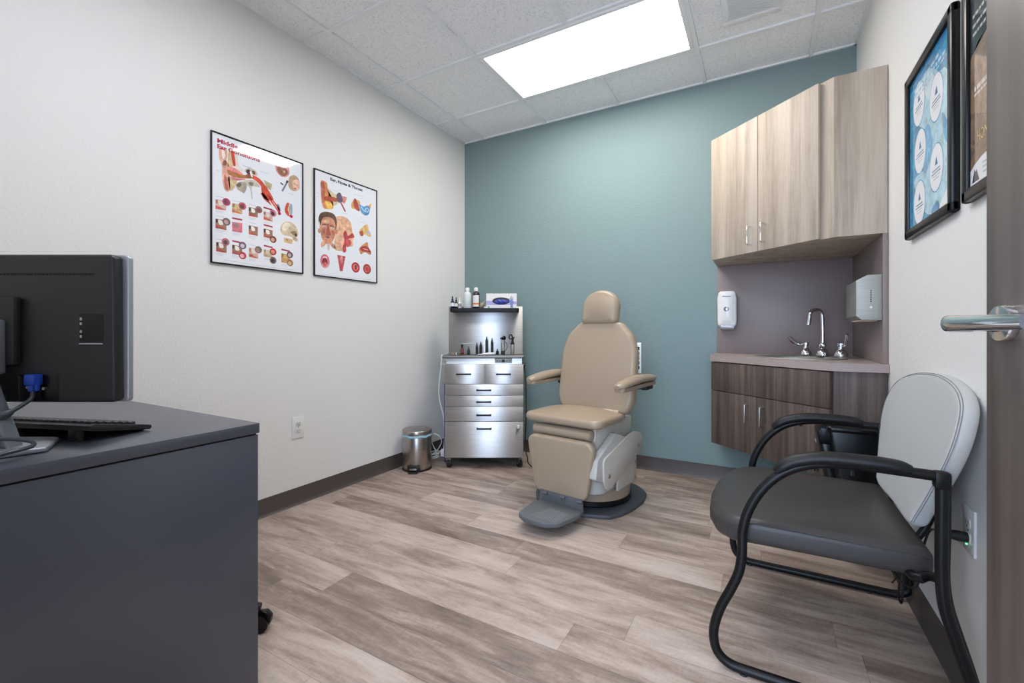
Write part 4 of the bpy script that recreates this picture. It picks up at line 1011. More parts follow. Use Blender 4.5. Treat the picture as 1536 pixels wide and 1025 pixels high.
# monitor cable with blue connector
def ml(x, y, z):
    return MATS[mt.name] @ Vector((x + .043, y, z))


mt = t
SH = Matrix.Translation((.043, 0, 0))
t = thing('video_cable', 'dark grey cable with blue connector behind the monitor', 'cable', tuple(ml(.05, -.05, .02) - Vector((0, 0, .0))))
bm = B()
u = B(); box(u, .044, .069, -.040, -.0175, .152, .178, .003); box(u, .049, .063, -.037, -.021, .136, .153, .004); box(u, .063, .070, -.034, -.024, .138, .165, .003); join(bm, u, MATS[mt.name] @ SH)
obj('connector', bm, M['vga'], t, True)
for x, z in ((.038, .146), (.077, .143)):
    bm = B(); u = B(); cyl(u, (x, -.0175, z), (x, -.026, z), .0035, 10)
    join(bm, u, MATS[mt.name] @ SH); obj('thumb_screw', bm, M['nickel'], t, True)
cp = [(.056, -.029, .138), (.053, -.032, .118), (.032, -.06, .090), (.008, -.10, .066), (-.02, -.13, .048), (-.06, -.16, .03), (-.09, -.20, .008), (-.02, -.225, .0052), (.07, -.21, .0052), (.125, -.15, .0195), (.135, -.105, .024), (.115, -.09, .032), (.06, -.096, .038), (.01, -.10, .034), (-.05, -.10, .02)]
bm = B(); tube(bm, [ml(*p) for p in cp], .0042, 10, 7); obj('cord', bm, M['cordgrey'], t, True)
bm = B(); tube(bm, [ml(.034, -.054, .095), ml(.029, -.062, .089), ml(.012, -.093, .070), ml(.008, -.10, .066)], [.006, .0095, .0095, .006], 12, 2); obj('ferrite_bead', bm, M['cordgrey'], t, True)

# keyboard
t = thing('keyboard', 'black keyboard on the desk behind the monitor stand', 'keyboard', (-1.3535, .412, DZ), R(20), None, .922)
bm = B()
sec = [(0, .032), (0, .044), (.012, .0475), (.09, .030), (.148, .0185), (.159, .015), (.161, .009), (.155, .003), (.02, .026)]
prism(bm, sec, -.455, 0, .002, Matrix(((0, 0, 1, 0), (1, 0, 0, 0), (0, 1, 0, 0), (0, 0, 0, 1))))
obj('body', bm, M['blackp'], t)
bm = B()
for r_ in range(6):
    for k in range(20):
        y = .012 + .0195 * r_
        z = .0475 - (y - .012) * .215
        x = -.448 + .0219 * k
        box(bm, x, x + .0185, y, y + .0165, z - .004, z + .0055, .002, 1)
kk = obj('keys', bm, M['blackp'], t)
kk['kind'] = 'stuff'
for x in (-.06, -.40):
    bm = B(); box(bm, x - .018, x + .018,   .006, .018, 0, .034, .002); obj('foot', bm, M['blackp'], t)
bm = B(); box(bm, -.44, -.015, .142, .152, .0005, .0045, .001); obj('front_pad', bm, M['blackp'], t)

# ------------------------------------------------------------------ pedal bin
t = thing('pedal_bin', 'small round stainless pedal bin with blue liner by the left wall', 'waste bin', (-2.245, 2.53, 0))
bm = B(); lathe(bm, [(.103, .012), (.105, .016), (.107, .25), (.106, .252)], 40); obj('body', bm, M['bin_steel'], t)
bm = B(); lathe(bm, [(.107, 0), (.109, .002), (.109, .012), (.105, .0125)], 40); obj('base_ring', bm, M['blackp'], t)
bm = B(); lathe(bm, [(.108, .246), (.1105, .250), (.109, .2625), (.1055, .263)], 40)
for v in bm.verts:
    a = math.atan2(v.co.y, v.co.x); v.co.z += .0022 * math.sin(7 * a) + .0015 * math.sin(11 * a + 1)
obj('liner', bm, M['liner'], t)
bm = B(); lathe(bm, [(.106, .258), (.1085, .262), (.1085, .288), (.104, .294), (.05, .297), (0, .2975)], 40); obj('lid', bm, M['bin_steel'], t)
a = R(-61)
bm = B()
q = Matrix.Rotation(a, 4, 'Z')
u = B(); prism(u, rpoly([(.095, -.042), (.142, -.036), (.148, -.02), (.148, .02), (.142, .036), (.095, .042)], .012), .004, .013, .003); join(bm, u, q)
u = B(); prism(u, rpoly([(.10, -.046), (.113, -.046), (.113, .046), (.10, .046)], .003), .0125, .05, .002); join(bm, u, q)
obj('pedal_housing', bm, M['blackp'], t)
bm = B()
u = B(); prism(u, rpoly([(.112, -.031), (.138, -.027), (.138, .027), (.112, .031)], .01), .022, .036, .005); join(bm, u, q)
obj('pedal', bm, M['bin_steel'], t)

# ------------------------------------------------------------------ treatment cart
t = cart = thing('treatment_cart', 'stainless steel treatment cart with drawers and black handles in corner', 'treatment cart', (-1.806, 2.770, 0), R(29.5))
bm = B()
box(bm, -.290, .290, .004, .38, .084, .778); box(bm, -.282, .282, .006, .38, .778, .821)
obj('body', bm, M['steel_v'], t)
bm = B(); box(bm, -.280, .280, .02, .37, .0705, .084); obj('base_plate', bm, M['blackm'], t)
bm = B(); prism(bm, rpoly([(-.311, -.022), (.301, -.022), (.301, .40), (-.311, .40)], .012), .821, .842, .006, None, 3); obj('worktop', bm, M['dark_steel'], t)
FM = Matrix(((1, 0, 0, 0), (0, 0, -1, 0), (0, 1, 0, 0), (0, 0, 0, 1)))


def drawer(x0, x1, z0, z1, hx, hz, lock=False):
    bm = B(); box(bm, x0, x1, -.016, .0035, z0, z1, .0022, 2)
    d = obj('drawer', bm, M['steel_v'], t)
    bm = B()
    tube(bm, [(hx - .055, -.04, hz), (hx + .055, -.04, hz)], .0062, 10)
    for s in (-1, 1):
        cyl(bm, (hx + .05 * s, -.0155, hz), (hx + .05 * s, -.041, hz), .0055, 12)
    obj('handle', bm, M['blackm'], d)
    if lock:
        bm = B(); lathe(bm, [(.0135, 0), (.0135, .004), (.0105, .006), (.0105, .012), (0, .012)], 20, Matrix.Translation((.2547, -.0158, .313)) @ Matrix.Rotation(R(90), 4, 'X')); obj('lock', bm, M['nickel'], d)


drawer(-.2915, -.0045, .632, .778, -.148, .705)
drawer(-.0015, .2925, .632, .778, .145, .705)
drawer(-.2915, .2925, .548, .6285, 0, .587)
drawer(-.2915, .2925, .4655, .5445, 0, .500)
drawer(-.2915, .2925, .3545, .462, 0, .403)
drawer(-.2915, .2925, .0845, .351, .002, .303, True)
bm = B(); box(bm, -.292, .292, .20, .30, .8425, 1.218, .002); obj('back_panel', bm, M['steel_v'], t)
bm = B(); prism(bm, rpoly([(-.267, .075), (.262, .075), (.262, .1995), (-.267, .1995)], [.02, .02, .001, .001]), 1.170, 1.199, .008, None, 3); sh = obj('shelf', bm, M['blackm'], t)
bm = B(); box(bm, .08, .208, -.004, .0055, .787, .8195, .002); ctl = obj('socket_plate', bm, M['satin'], t)
bm = B()
box(bm, .131, .155, -.008, -.0035, .792, .812, .002)
for x in (.098, .118, .170, .19):
    box(bm, x - .006, x + .006, -.0052, -.0035, .798, .804)
obj('socket', bm, M['slot'], ctl)
for sx in (-1, 1):
    for y in (.04, .33):
        bm = B()
        a = R(24) if sx > 0 else R(-10)
        q = Matrix.Translation((.262 * sx, y, 0)) @ Matrix.Rotation(a, 4, 'Z')
        u = B(); cyl(u, (-.011, -.006, .031), (.011, -.006, .031), .031, 22); join(bm, u, q)
        c = obj('caster', bm, M['blackp'], t)
        bm = B()
        u = B()
        for s in (-1, 1):
            prism(u, rpoly([(-.022, .026), (.008, .02), (.026, .05), (.026, .066), (-.026, .066)], .008), .0125 * s - .0015, .0125 * s + .0015, 0, Matrix(((0, 0, 1, 0), (1, 0, 0, 0), (0, 1, 0, 0), (0, 0, 0, 1))))
        box(u, -.014, .014, -.026, .026, .062, .0705, .002)
        join(bm, u, q); obj('fork', bm, M['nickel'], c)
bm = B(); cyl(bm, (-.2925, .06, .770), (-.330, .06, .770), .0075, 12); cyl(bm, (-.330, .06, .770), (-.336, .06, .770), .012, 14); obj('cord_hook', bm, M['nickel'], t)
bm = B(); box(bm, .2905, .306, .03, .075, .735, .785, .003); cyl(bm, (.30, .045, .765), (.30, .015, .778), .011, 14); obj('side_holder', bm, M['blackp'], t)


def cl(x, y, z):
    return MATS[cart.name] @ Vector((x, y, z))


q = thing('cart_cord', 'white cord hanging down the left side of the steel cart', 'cord', tuple(cl(-.318, .08, .06)))
bm = B(); tube(bm, [cl(-.322, .06, .835), cl(-.324, .055, .79), cl(-.326, .05, .76), cl(-.338, .05, .66), cl(-.346, .06, .56), cl(-.336, .07, .47), cl(-.315, .08, .38), cl(-.308, .09, .28), cl(-.31, .10, .17), cl(-.318, .08, .08)], .006, 10, 6); obj('cord', bm, M['cordwhite'], q, True)
bm = B(); box(bm, -.328, -.316, .05, .07, .80, .845, .003); bm.transform(MATS[cart.name]); obj('strain_relief', bm, M['cordwhite'], q, True)
q = tag(obj('cart_cord', tube(B(), [cl(-.2985, .03, .63), cl(-.2985, .03, .42), cl(-.2985, .032, .22), cl(-.299, .04, .09), cl(-.30, .08, .03), cl(-.30, .2, .006)], .0045, 8, 5), M['cordblue']), 'blue cable running down the left edge of the steel cart', 'cable')
q = tag(obj('cart_cord', tube(B(), [cl(.3045, .04, .74), cl(.310, .03, .66), cl(.315, .03, .5), cl(.313, .04, .34), cl(.308, .06, .2), cl(.312, .05, .12), cl(.325, .03, .07), cl(.33, .05, .03), cl(.36, .02, .006), cl(.42, -.02, .0055)], .005, 8, 6), M['cordblack']), 'black cord hanging down the right side of the steel cart', 'cord')
t2 = thing('extension_cord', 'white cable coiled on the floor between bin and cart', 'cord', tuple(cl(-.40, .12, 0)))
bm = B()
pts = []
for k in range(48):
    a = k * 2 * math.pi / 12
    rr = .075 + .012 * math.sin(k * 1.3)
    pts.append(cl(-.40 + rr * .55 * math.cos(a) + .006 * math.sin(k * .9), .18 + rr * math.sin(a), .012 + k * .0011 + .014 * (1 + math.cos(a + .6))))
pts += [cl(-.37, .20, .10), cl(-.345, .18, .15), cl(-.35, .16, .19), cl(-.375, .16, .215), cl(-.41, .17, .215), cl(-.425, .19, .16), cl(-.40, .20, .09), cl(-.36, .18, .07), cl(-.335, .14, .075)]
tube(bm, pts, .0042, 8, 3); obj('coil', bm, M['cordwhite'], t2, True)
bm = B(); box(bm, -.342, -.308, .11, .15, .055, .11, .006); bm.transform(MATS[cart.name]); obj('plug', bm, M['white'], t2, True)

# things on the shelf
ZS, ZT = 1.1995, .8424


def stand(name, label, cat, x, y, z, group=None, rz=0):
    p = cl(x, y, z)
    return thing(name, label, cat, tuple(p), R(29.5) + rz, group)


def dropper(x, hgt, w, mat, label, capm, labm):
    t = stand('dropper_bottle', label, 'bottle', x, .14, ZS, 'small bottles on the cart shelf')
    r = w / 2
    bm = B(); lathe(bm, [(r * .9, 0), (r, .002), (r, hgt * .5), (r * .75, hgt * .56), (r * .45, hgt * .6), (r * .45, hgt * .62)], 20); obj('body', bm, mat, t)
    bm = B(); lathe(bm, [(r * .52, hgt * .6), (r * .52, hgt * .76), (r * .3, hgt * .78), (r * .34, hgt * .92), (r * .2, hgt), (0, hgt)], 16); obj('cap', bm, capm, t)
    bm = B(); lathe(bm, [(r * 1.01, hgt * .16), (r * 1.02, hgt * .2), (r * 1.02, hgt * .42), (r * 1.01, hgt * .44)], 20); obj('paper_label', bm, labm, t)


dropper(-.254, .096, .031, M['blueglass'], 'blue dropper bottle at the left end of cart shelf', M['blackp'], M['paper'])
dropper(-.225, .086, .026, M['brownglass'], 'dark dropper bottle between blue dropper and white bottle', M['blackp'], M['paper'])
dropper(-.198, .085, .026, M['white'], 'small white dropper bottle on the cart shelf', M['white'], M['purple'])
t = stand('plastic_bottle', 'tall clear frosted bottle with white cap on cart shelf', 'bottle', -.138, .145, ZS)
bm = B(); lathe(bm, [(.027, 0), (.0295, .004), (.0295, .108), (.024, .122), (.0135, .130), (.0125, .136)], 28); obj('body', bm, M['clearp'], t)
bm = B(); lathe(bm, [(.0155, .1335), (.0155, .158), (.014, .161), (0, .161)], 22); obj('cap', bm, M['white'], t)
t = stand('plastic_bottle', 'dark brown bottle with white cap and orange striped label', 'bottle', -.0715, .145, ZS)
bm = B(); lathe(bm, [(.027, 0), (.0288, .004), (.0288, .112), (.024, .122), (.0135, .130), (.0125, .136)], 28); obj('body', bm, M['brownglass'], t)
bm = B(); lathe(bm, [(.0155, .1335), (.0155, .158), (.014, .161), (0, .161)], 22); obj('cap', bm, M['white'], t)
bm = B(); prism(bm, [(.0292 * math.sin(a), -.0292 * math.cos(a)) for a in [R(-52 + 104 * k / 12) for k in range(13)]] + [(.0284 * math.sin(a), -.0284 * math.cos(a)) for a in [R(52 - 104 * k / 12) for k in range(13)]], .012, .1)
lb = obj('paper_label', bm, M['paper'], t)
bm = B(); prism(bm, [(.0296 * math.sin(a), -.0296 * math.cos(a)) for a in [R(-52 + 104 * k / 12) for k in range(13)]] + [(.0288 * math.sin(a), -.0288 * math.cos(a)) for a in [R(52 - 104 * k / 12) for k in range(13)]], .029, .041)
obj('stripe', bm, M['orange'], lb)
t = stand('ear_syringe', 'grey tan rubber bulb syringe between brown bottle and glove box', 'syringe', -.026, .14, ZS)
bm = B(); lathe(bm, [(0, -.019), (.010, -.017), (.0185, -.004), (.019, .004), (.014, .017), (.007, .028), (.0035, .034), (.003, .05), (0, .051)], 20, Matrix.Translation((0, 0, .0225)) @ Matrix.Rotation(R(38), 4, 'Y')); obj('bulb', bm, M['bulbrub'], t)
bm = B(); lathe(bm, [(.012, 0), (.0125, .002), (.0105, .0055), (.009, .0055)], 18); obj('cap', bm, M['blackp'], t)
t = stand('glove_box', 'white box of blue nitrile gloves on the cart shelf', 'glove box', .127, .1365, ZS)
bm = B(); box(bm, -.1165, .1165, -.046, .046, 0, .111, .0012, 1); obj('carton', bm, M['paper'], t)
GM = Matrix(((1, 0, 0, 0), (0, 0, 1, -.0462), (0, 1, 0, 0), (0, 0, 0, 1)))
bm = B(); prism(bm, [(-.1155, .022), (-.06, .022), (.04, .022), (.1155, .03), (.1155, .05), (-.1155, .056)], -.0002, .0001, 0, GM); obj('band', bm, M['lilac'], t)
bm = B(); prism(bm, [(.068 * math.cos(a) - .002, .054 + .028 * math.sin(a)) for a in [2 * math.pi * k / 28 for k in range(28)]], -.0006, 0, 0, GM); op = obj('opening', bm, M['slot'], t)
bm = B()
pad(bm, [(.056 * math.cos(a) - .002, .049 + .019 * math.sin(a)) for a in [2 * math.pi * k / 24 for k in range(24)]], .003, .0012, .008, M=Matrix(((1, 0, 0, 0), (0, 0, -1, -.0466), (0, 1, 0, 0), (0, 0, 0, 1))), step=.008)
for v in bm.verts:
    v.co.y += .002 * math.sin(v.co.x * 190 + v.co.z * 150)
obj('glove', bm, M['blue'], op)
bm = B()
HP = [(.070, .004), (.088, .002), (.086, .03), (.097, .05), (.094, .055), (.086, .047), (.090, .083), (.086, .085), (.081, .056), (.080, .092), (.076, .092), (.075, .058), (.068, .088), (.0645, .086), (.068, .054), (.058, .078), (.055, .075), (.063, .046), (.068, .028)]
prism(bm, HP, -.0007, 0, 0, GM); obj('hand_print', bm, M['palehand'], t)
bm = B(); prism(bm, rpoly([(-.104, .002), (-.09, .002), (-.09, .013), (-.104, .013)], .003), -.0004, 0, 0, GM); obj('corner_mark', bm, M['greenlab'], t)

# things on the worktop
for x, r, h, m, lab in ((-.245, .0155, .016, 'tan', 'tiny tan tin at the left end of cart worktop'), (-.2195, .0125, .019, 'nickel', 'tiny silver tin beside the amber bottle on worktop')):
    t = stand('tin', lab, 'tin', x, .10, ZT)
    bm = B(); lathe(bm, [(r, 0), (r, h * .62)], 22); obj('body', bm, M[m], t)
    bm = B(); lathe(bm, [(r * 1.04, h * .6), (r * 1.04, h), (0, h)], 22); obj('lid', bm, M['satin' if m == 'nickel' else 'tan'], t)
t = stand('dropper_bottle', 'amber glass bottle with black cap on the cart worktop', 'bottle', -.176, .11, ZT)
bm = B(); lathe(bm, [(.0125, 0), (.0135, .002), (.0135, .040), (.009, .050), (.008, .052)], 20); obj('body', bm, M['amber'], t)
bm = B(); lathe(bm, [(.0095, .05), (.0095, .080), (0, .080)], 16); obj('cap', bm, M['blackp'], t)
t = stand('ear_curette', 'thin metal curette resting across the amber bottle cap', 'instrument', -.14, .11, ZT + .0815)
bm = B(); tube(bm, [(-.052, 0, -.0005), (-.02, 0, .0012), (.03, 0, .0048), (.047, 0, .006)], .0011, 8, 3); tube(bm, [(.047 + .003 * math.cos(a), 0, .006 + .003 * math.sin(a)) for a in [2 * math.pi * k / 10 for k in range(10)]], .0006, 6, closed=True); obj('shaft', bm, M['nickel'], t)


def tip_bottle(x, h, label):
    t = stand('tip_bottle', label, 'bottle', x, .10, ZT)
    bm = B(); lathe(bm, [(.0105, 0), (.0115, .002), (.0115, h * .52), (.008, h * .6), (.006, h * .62)], 18); obj('body', bm, M['teal_bottle'], t)
    bm = B(); lathe(bm, [(.0065, h * .6), (.0055, h * .72), (.0015, h), (0, h)], 14); obj('nozzle', bm, M['blackp'], t)


tip_bottle(-.1243, .066, 'small dark bottle with pointed tip beside the amber bottle')
tip_bottle(.096, .046, 'small dark bottle with pointed tip left of the otoscope')


def specula(x, h, label):
    t = stand('specula_stack', label, 'ear specula', x, .125, ZT, 'stacks of black ear specula')
    bm = B()
    prof = [(.0102, 0)]
    n = int((h - .03) / .006)
    for k in range(n):
        z = k * .006
        prof += [(.0106, z + .001), (.0106, z + .0036), (.0092, z + .0044), (.0092, z + .006)]
    prof += [(.0085, h - .03), (.0045, h - .014), (.0022, h), (0, h)]
    lathe(bm, prof, 18)
    obj('cones', bm, M['specula'], t)


specula(-.0636, .091, 'leftmost of the four stacks of black specula, a short one')
specula(-.0338, .101, 'second stack of black specula from the left, a short one')
specula(.012, .140, 'tallest stack of black specula on the cart worktop')
specula(.0537, .127, 'tall stack of black specula nearest the otoscope')
t = stand('ointment_tube', 'white ointment tube lying before the specula stacks', 'tube', .006, .05, ZT, None, R(4))
bm = B()
tube(bm, [(.052, 0, .0102), (.03, 0, .0102), (-.01, 0, .008), (-.05, 0, .003), (-.066, 0, .0015)], [.0098, .0098, .0095, .0115, .012], 18, 4, flat=1.0)
for v in bm.verts:
    f = max(0, min(1, (.03 - v.co.x) / .096)); c = .0102 - .0087 * f
    v.co.z = c + (v.co.z - c) * (1 - .86 * f)
    v.co.z = max(v.co.z, .0004)
obj('body', bm, M['white'], t)
bm = B(); cyl(bm, (.0525, 0, .0102), (.069, 0, .0102), .0095, 16); obj('cap', bm, M['clearp'], t)
t = stand('otoscope', 'otoscope with black head standing on the cart worktop', 'otoscope', .1386, .12, ZT)
bm = B(); lathe(bm, [(.012, 0), (.0145, .003), (.0145, .022), (.0125, .03)], 18); obj('foot', bm, M['blackp'], t)
bm = B(); lathe(bm, [(.0128, .029), (.0128, .082), (.0115, .086)], 20); obj('handle', bm, M['satin'], t)
bm = B(); lathe(bm, [(.0118, .085), (.013, .088), (.012, .1), (.009, .112)], 18); obj('collar', bm, M['nickel'], t)
bm = B(); cyl(bm, (.006, .004, .128), (-.018, -.016, .124), .013, 18, .006); cyl(bm, (.006, .004, .128), (.012, .009, .129), .0165, 18); lathe(bm, [(.008, .108), (.008, .128)], 14); obj('head', bm, M['gloss_black'], t)
bm = B(); tube(bm, [(.010, 0, .10), (.026, 0, .088), (.032, 0, .065), (.028, 0, .045), (.016, -.002, .028), (.010, -.004, .015)], .0022, 8, 5); obj('hose', bm, M['cordblack'], t)
t = stand('ophthalmoscope', 'ophthalmoscope with ring head at right end of cart worktop', 'ophthalmoscope', .2116, .12, ZT)
bm = B(); lathe(bm, [(.0125, 0), (.014, .002), (.014, .078), (.012, .082)], 20); obj('handle', bm, M['satin'], t)
bm = B(); lathe(bm, [(.0145, .078), (.0145, .088), (.010, .092), (.0085, .108)], 18); obj('collar', bm, M['gloss_black'], t)
bm = B()
tube(bm, [(-.014 + .0125 * math.cos(a), -.002, .136 + .017 * math.sin(a)) for a in [2 * math.pi * k / 22 for k in range(22)]], .0045, 10, closed=True)
tube(bm, [(0, 0, .106), (.002, 0, .12), (.0, 0, .134)], [.008, .009, .007], 12, 3); cyl(bm, (.0, 0, .131), (.016, -.003, .131), .0045, 12)
obj('head', bm, M['gloss_black'], t)
# ------------------------------------------------------------------ examination chair
t = ec = thing('examination_chair', 'taupe vinyl examination chair with headrest, armrests and footrest', 'examination chair', (-.912, 2.637, 0), R(-9))
# chair space: x to the right in the picture, -y to the front
XZ = Matrix(((1, 0, 0, 0), (0, 0, -1, 0), (0, 1, 0, 0), (0, 0, 0, 1)))     # outline xy -> x, z ; +z of the outline -> front
tau = math.atan(.19)


def lean(x, y, z):
    return Matrix.Translation((x, y, z)) @ Matrix.Rotation(-tau, 4, 'X') @ XZ


bm = B()
ol = rpoly([(-.22, 0), (.22, 0), (.252, .08), (.252, .37), (.22, .465), (.14, .548), (-.14, .548), (-.22, .465), (-.252, .37), (-.252, .08)], [.06, .06, .1, .16, .1, .05, .05, .1, .16, .1])
pad(bm, ol, .075, .028, .016, M=lean(.030, -.085, .545), step=.02)
obj('backrest', bm, M['beige'], t)
bm = B()
ol = [(.123 * math.cos(R(q)), .100 + .116 * math.sin(R(q)) ** .9) for q in range(0, 181, 9)]
ol += [(-.121, .03), (-.117, .013), (-.108, .003), (-.094, 0), (.094, 0), (.108, .003), (.117, .013), (.121, .03)]
pad(bm, ol, .075, .034, .012, M=lean(.026, -.003, 1.072), step=.014)
obj('headrest', bm, M['beige'], t)
bm = B(); box(bm, -.02, .055, .045, .062, 1.0, 1.18, .004); box(bm, -.19, .2, .035, .075, .60, .98, .01)
for v in bm.verts:
    v.co.y += (v.co.z - .55) * .17 - .03
obj('back_shell', bm, M['cream'], t)
# side keypad behind the back, on the picture's right
bm = B(); u = B(); box(u, .266, .290, .035, .044, .775, .955, .003); join(bm, u); kp = obj('control_panel', bm, M['white'], t)
bm = B()
for k in range(5):
    box(bm, .266, .282, .0335, .0352, .80 + .028 * k, .818 + .028 * k, .002)
obj('button', bm, M['gloss_black'], kp)
bm = B(); box(bm, .19, .275, .036, .05, .85, .88, .003); obj('bracket', bm, M['white'], kp)
# seat
bm = B()
ol = rpoly([(-.19, .02), (.215, .02), (.25, -.10), (.246, -.385), (-.25, -.38), (-.255, -.10)], [.03, .03, .1, .05, .05, .1])
pad(bm, ol, .046, .020, .026, M=Matrix.Translation((-.01, 0, .548)), step=.02, fn=lambda c: Vector((c.x, c.y, c.z + .004 * math.cos((c.y + .2) * 8))))
obj('seat', bm, M['beige'], t)
bm = B(); box(bm, -.13, .205, -.09, -.075, .552, .566, .003); obj('seat_piping', bm, simple('pale_vinyl_piping', (206, 188, 162), .4), t)
bm = B()
ol = rpoly([(-.205, -.032), (.19, -.032), (.19, .032), (-.205, .032)], [.012] * 4)
tube(bm, [(-.205, -.33, .457), (-.2, -.33, .457), (.165, -.33, .457), (.172, -.33, .457)], [.022, .032, .032, .022], 20)
obj('front_bolster', bm, M['beige'], t)
bm = B()
ol = rpoly([(-.165, 0), (.165, 0), (.206, .23), (.214, .285), (.185, .318), (-.185, .318), (-.214, .285), (-.206, .23)], [.05, .05, .1, .05, .06, .06, .05, .1])
pad(bm, ol, .05, .018, .010, M=Matrix.Translation((.0, -.40, .117)) @ Matrix.Rotation(R(1), 4, 'X') @ XZ, step=.02)
obj('leg_rest', bm, M['beige'], t)
# footrest
bm = B()
fp = rpoly([(-.122, -.40), (.148, -.40), (.160, -.46), (.135, -.615), (.07, -.665), (-.04, -.668), (-.108, -.635), (-.132, -.47)], [.004, .004, .03, .05, .05, .05, .05, .03])
prism(bm, fp, .055, .078, .008, Matrix.Translation((.005, 0, 0)), 3)
fr = obj('footrest', bm, M['foot_grey'], t)
bm = B()
for i in range(15):
    for j in range(9):
        x, y = -.03 + .0105 * i, -.62 + .0155 * j + (i % 2) * .004
        if x - .2 * (y + .62) < -.03 + 0 * i or y > -.49:
            continue
        lathe(bm, [(.0042, 0), (.003, .0022), (0, .0024)], 8, ctr=(x, y, .0775))
st = obj('tread', bm, simple('pale_grey_tread', (126, 128, 128), .5), fr)
bm = B()
prism(bm, rpoly([(-.132, .06), (.15, .06), (.143, .135), (-.125, .135)], .004), .386, .40, .002, XZ)
for x in (-.085, .03, .135):
    cyl(bm, (x - .014, -.404, .118), (x + .014, -.404, .118), .009, 12)
obj('hinge_bracket', bm, M['foot_grey'], fr)
bm = B(); box(bm, .016, .044, -.409, -.398, .106, .122, .002); obj('latch', bm, M['nickel'], fr)
# armrests
for s in (-1, 1):
    ax = .012 + .288 * s
    bm = B()
    path = [(ax - .004 * s, .20, .722), (ax, .15, .738), (ax, .0, .748), (ax, -.1, .748), (ax, -.2, .738), (ax, -.27, .727), (ax - .002 * s, -.30, .722)]
    rr = [.022, .036, .039, .039, .037, .034, .018]
    tube(bm, path, rr, 20, 5, flat=1.0, up=(1, 0, 0))
    for v in bm.verts:
        f = .7 if v.co.z > .735 else .5
        zc = .738 - .012 * max(0, (-v.co.y - .05) / .25) ** 1.2 if v.co.y < -.05 else .742
        v.co.z = zc + (v.co.z - zc) * f
    a = obj('armrest', bm, M['beige'], t)
    bm = B()
    prism(bm, rpoly([(ax - .032, .175), (ax + .032, .175), (ax + .031, -.29), (ax - .031, -.29)], [.022] * 4), .702, .724, .005)
    for v in bm.verts:
        if v.co.y < -.05:
            v.co.z -= .004 * (-v.co.y - .05) / .25
    obj('armrest_base', bm, M['beigep'], a)
    bm = B(); box(bm, ax - .018, ax + .018, .05, .155, .676, .704, .006); tube(bm, [(ax, .12, .690), (ax, .16, .688), (ax - .03 * s, .18, .68), (ax - .14 * s, .17, .67)], .014, 12, 4); obj('armrest_bracket', bm, M['slot'], a)
# seat frame and lift
SM = Matrix(((0, 0, 1, 0), (-1, 0, 0, 0), (0, 1, 0, 0), (0, 0, 0, 1)))     # (q, z) outline, extruded along x
bm = B()
prism(bm, rpoly([(-.16, .50), (.30, .50), (.318, .43), (.295, .395), (.275, .30), (.20, .295), (.19, .325), (.05, .385), (-.08, .37), (-.16, .42)], [.01, .01, .02, .03, .015, .015, .03, .03, .03, .02]), -.165, .178, .006, SM)
obj('seat_frame', bm, M['cream'], t)
for x0 in (-.222, .228):
    bm = B()
    prism(bm, rpoly([(.33, .225), (.30, .172), (.255, .165), (.22, .178), (-.175, .30), (-.19, .36), (-.155, .405), (-.06, .425), (.03, .415), (.335, .34)], [.02, .03, .03, .02, .03, .04, .04, .03, .04, .03]), x0, x0 + .012, .003, SM)
    lf = obj('lift_arm', bm, M['cream'], t)
bm = B()
prism(bm, rpoly([(.40, .25), (.34, .22), (-.12, .30), (-.12, .38), (.02, .408), (.16, .45), (.38, .345)], .012), .188, .2275, .004, SM)
obj('lift_channel', bm, M['white_grey'], t)
bm = B()
for (qq, zz) in ((.275, .242), (-.118, .335)):
    lathe(bm, [(.0115, 0), (.0115, .003), (.008, .006), (0, .006)], 16, Matrix.Translation((.240, -qq, zz)) @ Matrix.Rotation(R(90), 4, 'Y'))
obj('bolt', bm, M['nickel'], lf)
bm = B()
prism(bm, rpoly([(.135, .118), (-.125, .118), (-.125, .30), (.135, .205)], .006), .214, .2255, .002, SM)
rp = obj('rear_cover', bm, M['cream'], t)
bm = B()
for (qq, zz) in ((-.10, .14), (-.105, .232)):
    lathe(bm, [(.009, 0), (.009, .003), (0, .0045)], 14, Matrix.Translation((.2255, -qq, zz)) @ Matrix.Rotation(R(90), 4, 'Y'))
obj('bolt', bm, M['nickel'], rp)
bm = B(); prism(bm, rpoly([(-.19, -.30), (.195, -.30), (.2, .15), (-.19, .15)], [.09, .09, .03, .03]), .12, .33, .015, None, 3); obj('pump_cover', bm, M['white_grey'], t)
bm = B(); lathe(bm, [(.232, .055), (.236, .06), (.236, .115), (.228, .123), (0, .123)], 56, ctr=(-.01, -.02, 0)); obj('swivel_ring', bm, M['beigep'], t)
bm = B(); lathe(bm, [(.225, .018), (.228, .03), (.242, .034), (.242, .056), (.23, .058)], 56, ctr=(-.01, -.02, 0)); obj('swivel_base', bm, M['blackm'], t)
bm = B()
oc = [(.085, -.335), (.245, -.255), (.28, -.175), (.298, -.05), (.298, .08), (.27, .21), (.17, .31), (.0, .345), (-.17, .32), (-.28, .23), (-.335, .10), (-.335, -.06), (-.30, -.18), (-.22, -.285), (-.10, -.335)]
prism(bm, rpoly(oc, [.02, .02, .08, .15, .15, .15, .15, .15, .15, .15, .15, .15, .1, .1, .1]), 0, .021, .006, Matrix.Translation((-.01, 0, 0)), 3)
obj('floor_plate', bm, M['base_grey'], t)

# ------------------------------------------------------------------ corner cabinets
PL = Vector((-.272, 3.062)); PR = Vector((.292, 2.566))      # ends of the diagonal front
du = (PR - PL).normalized(); nn2 = Vector((du.y, -du.x))      # outward normal
LD = (PR - PL).length


def dm(off=0.0):
    """diagonal front space: x along the front, y outward, z up -> world"""
    o = PL + nn2 * off
    return Matrix(((du.x, nn2.x, 0, o.x), (du.y, nn2.y, 0, o.y), (0, 0, 1, 0), (0, 0, 0, 1)))


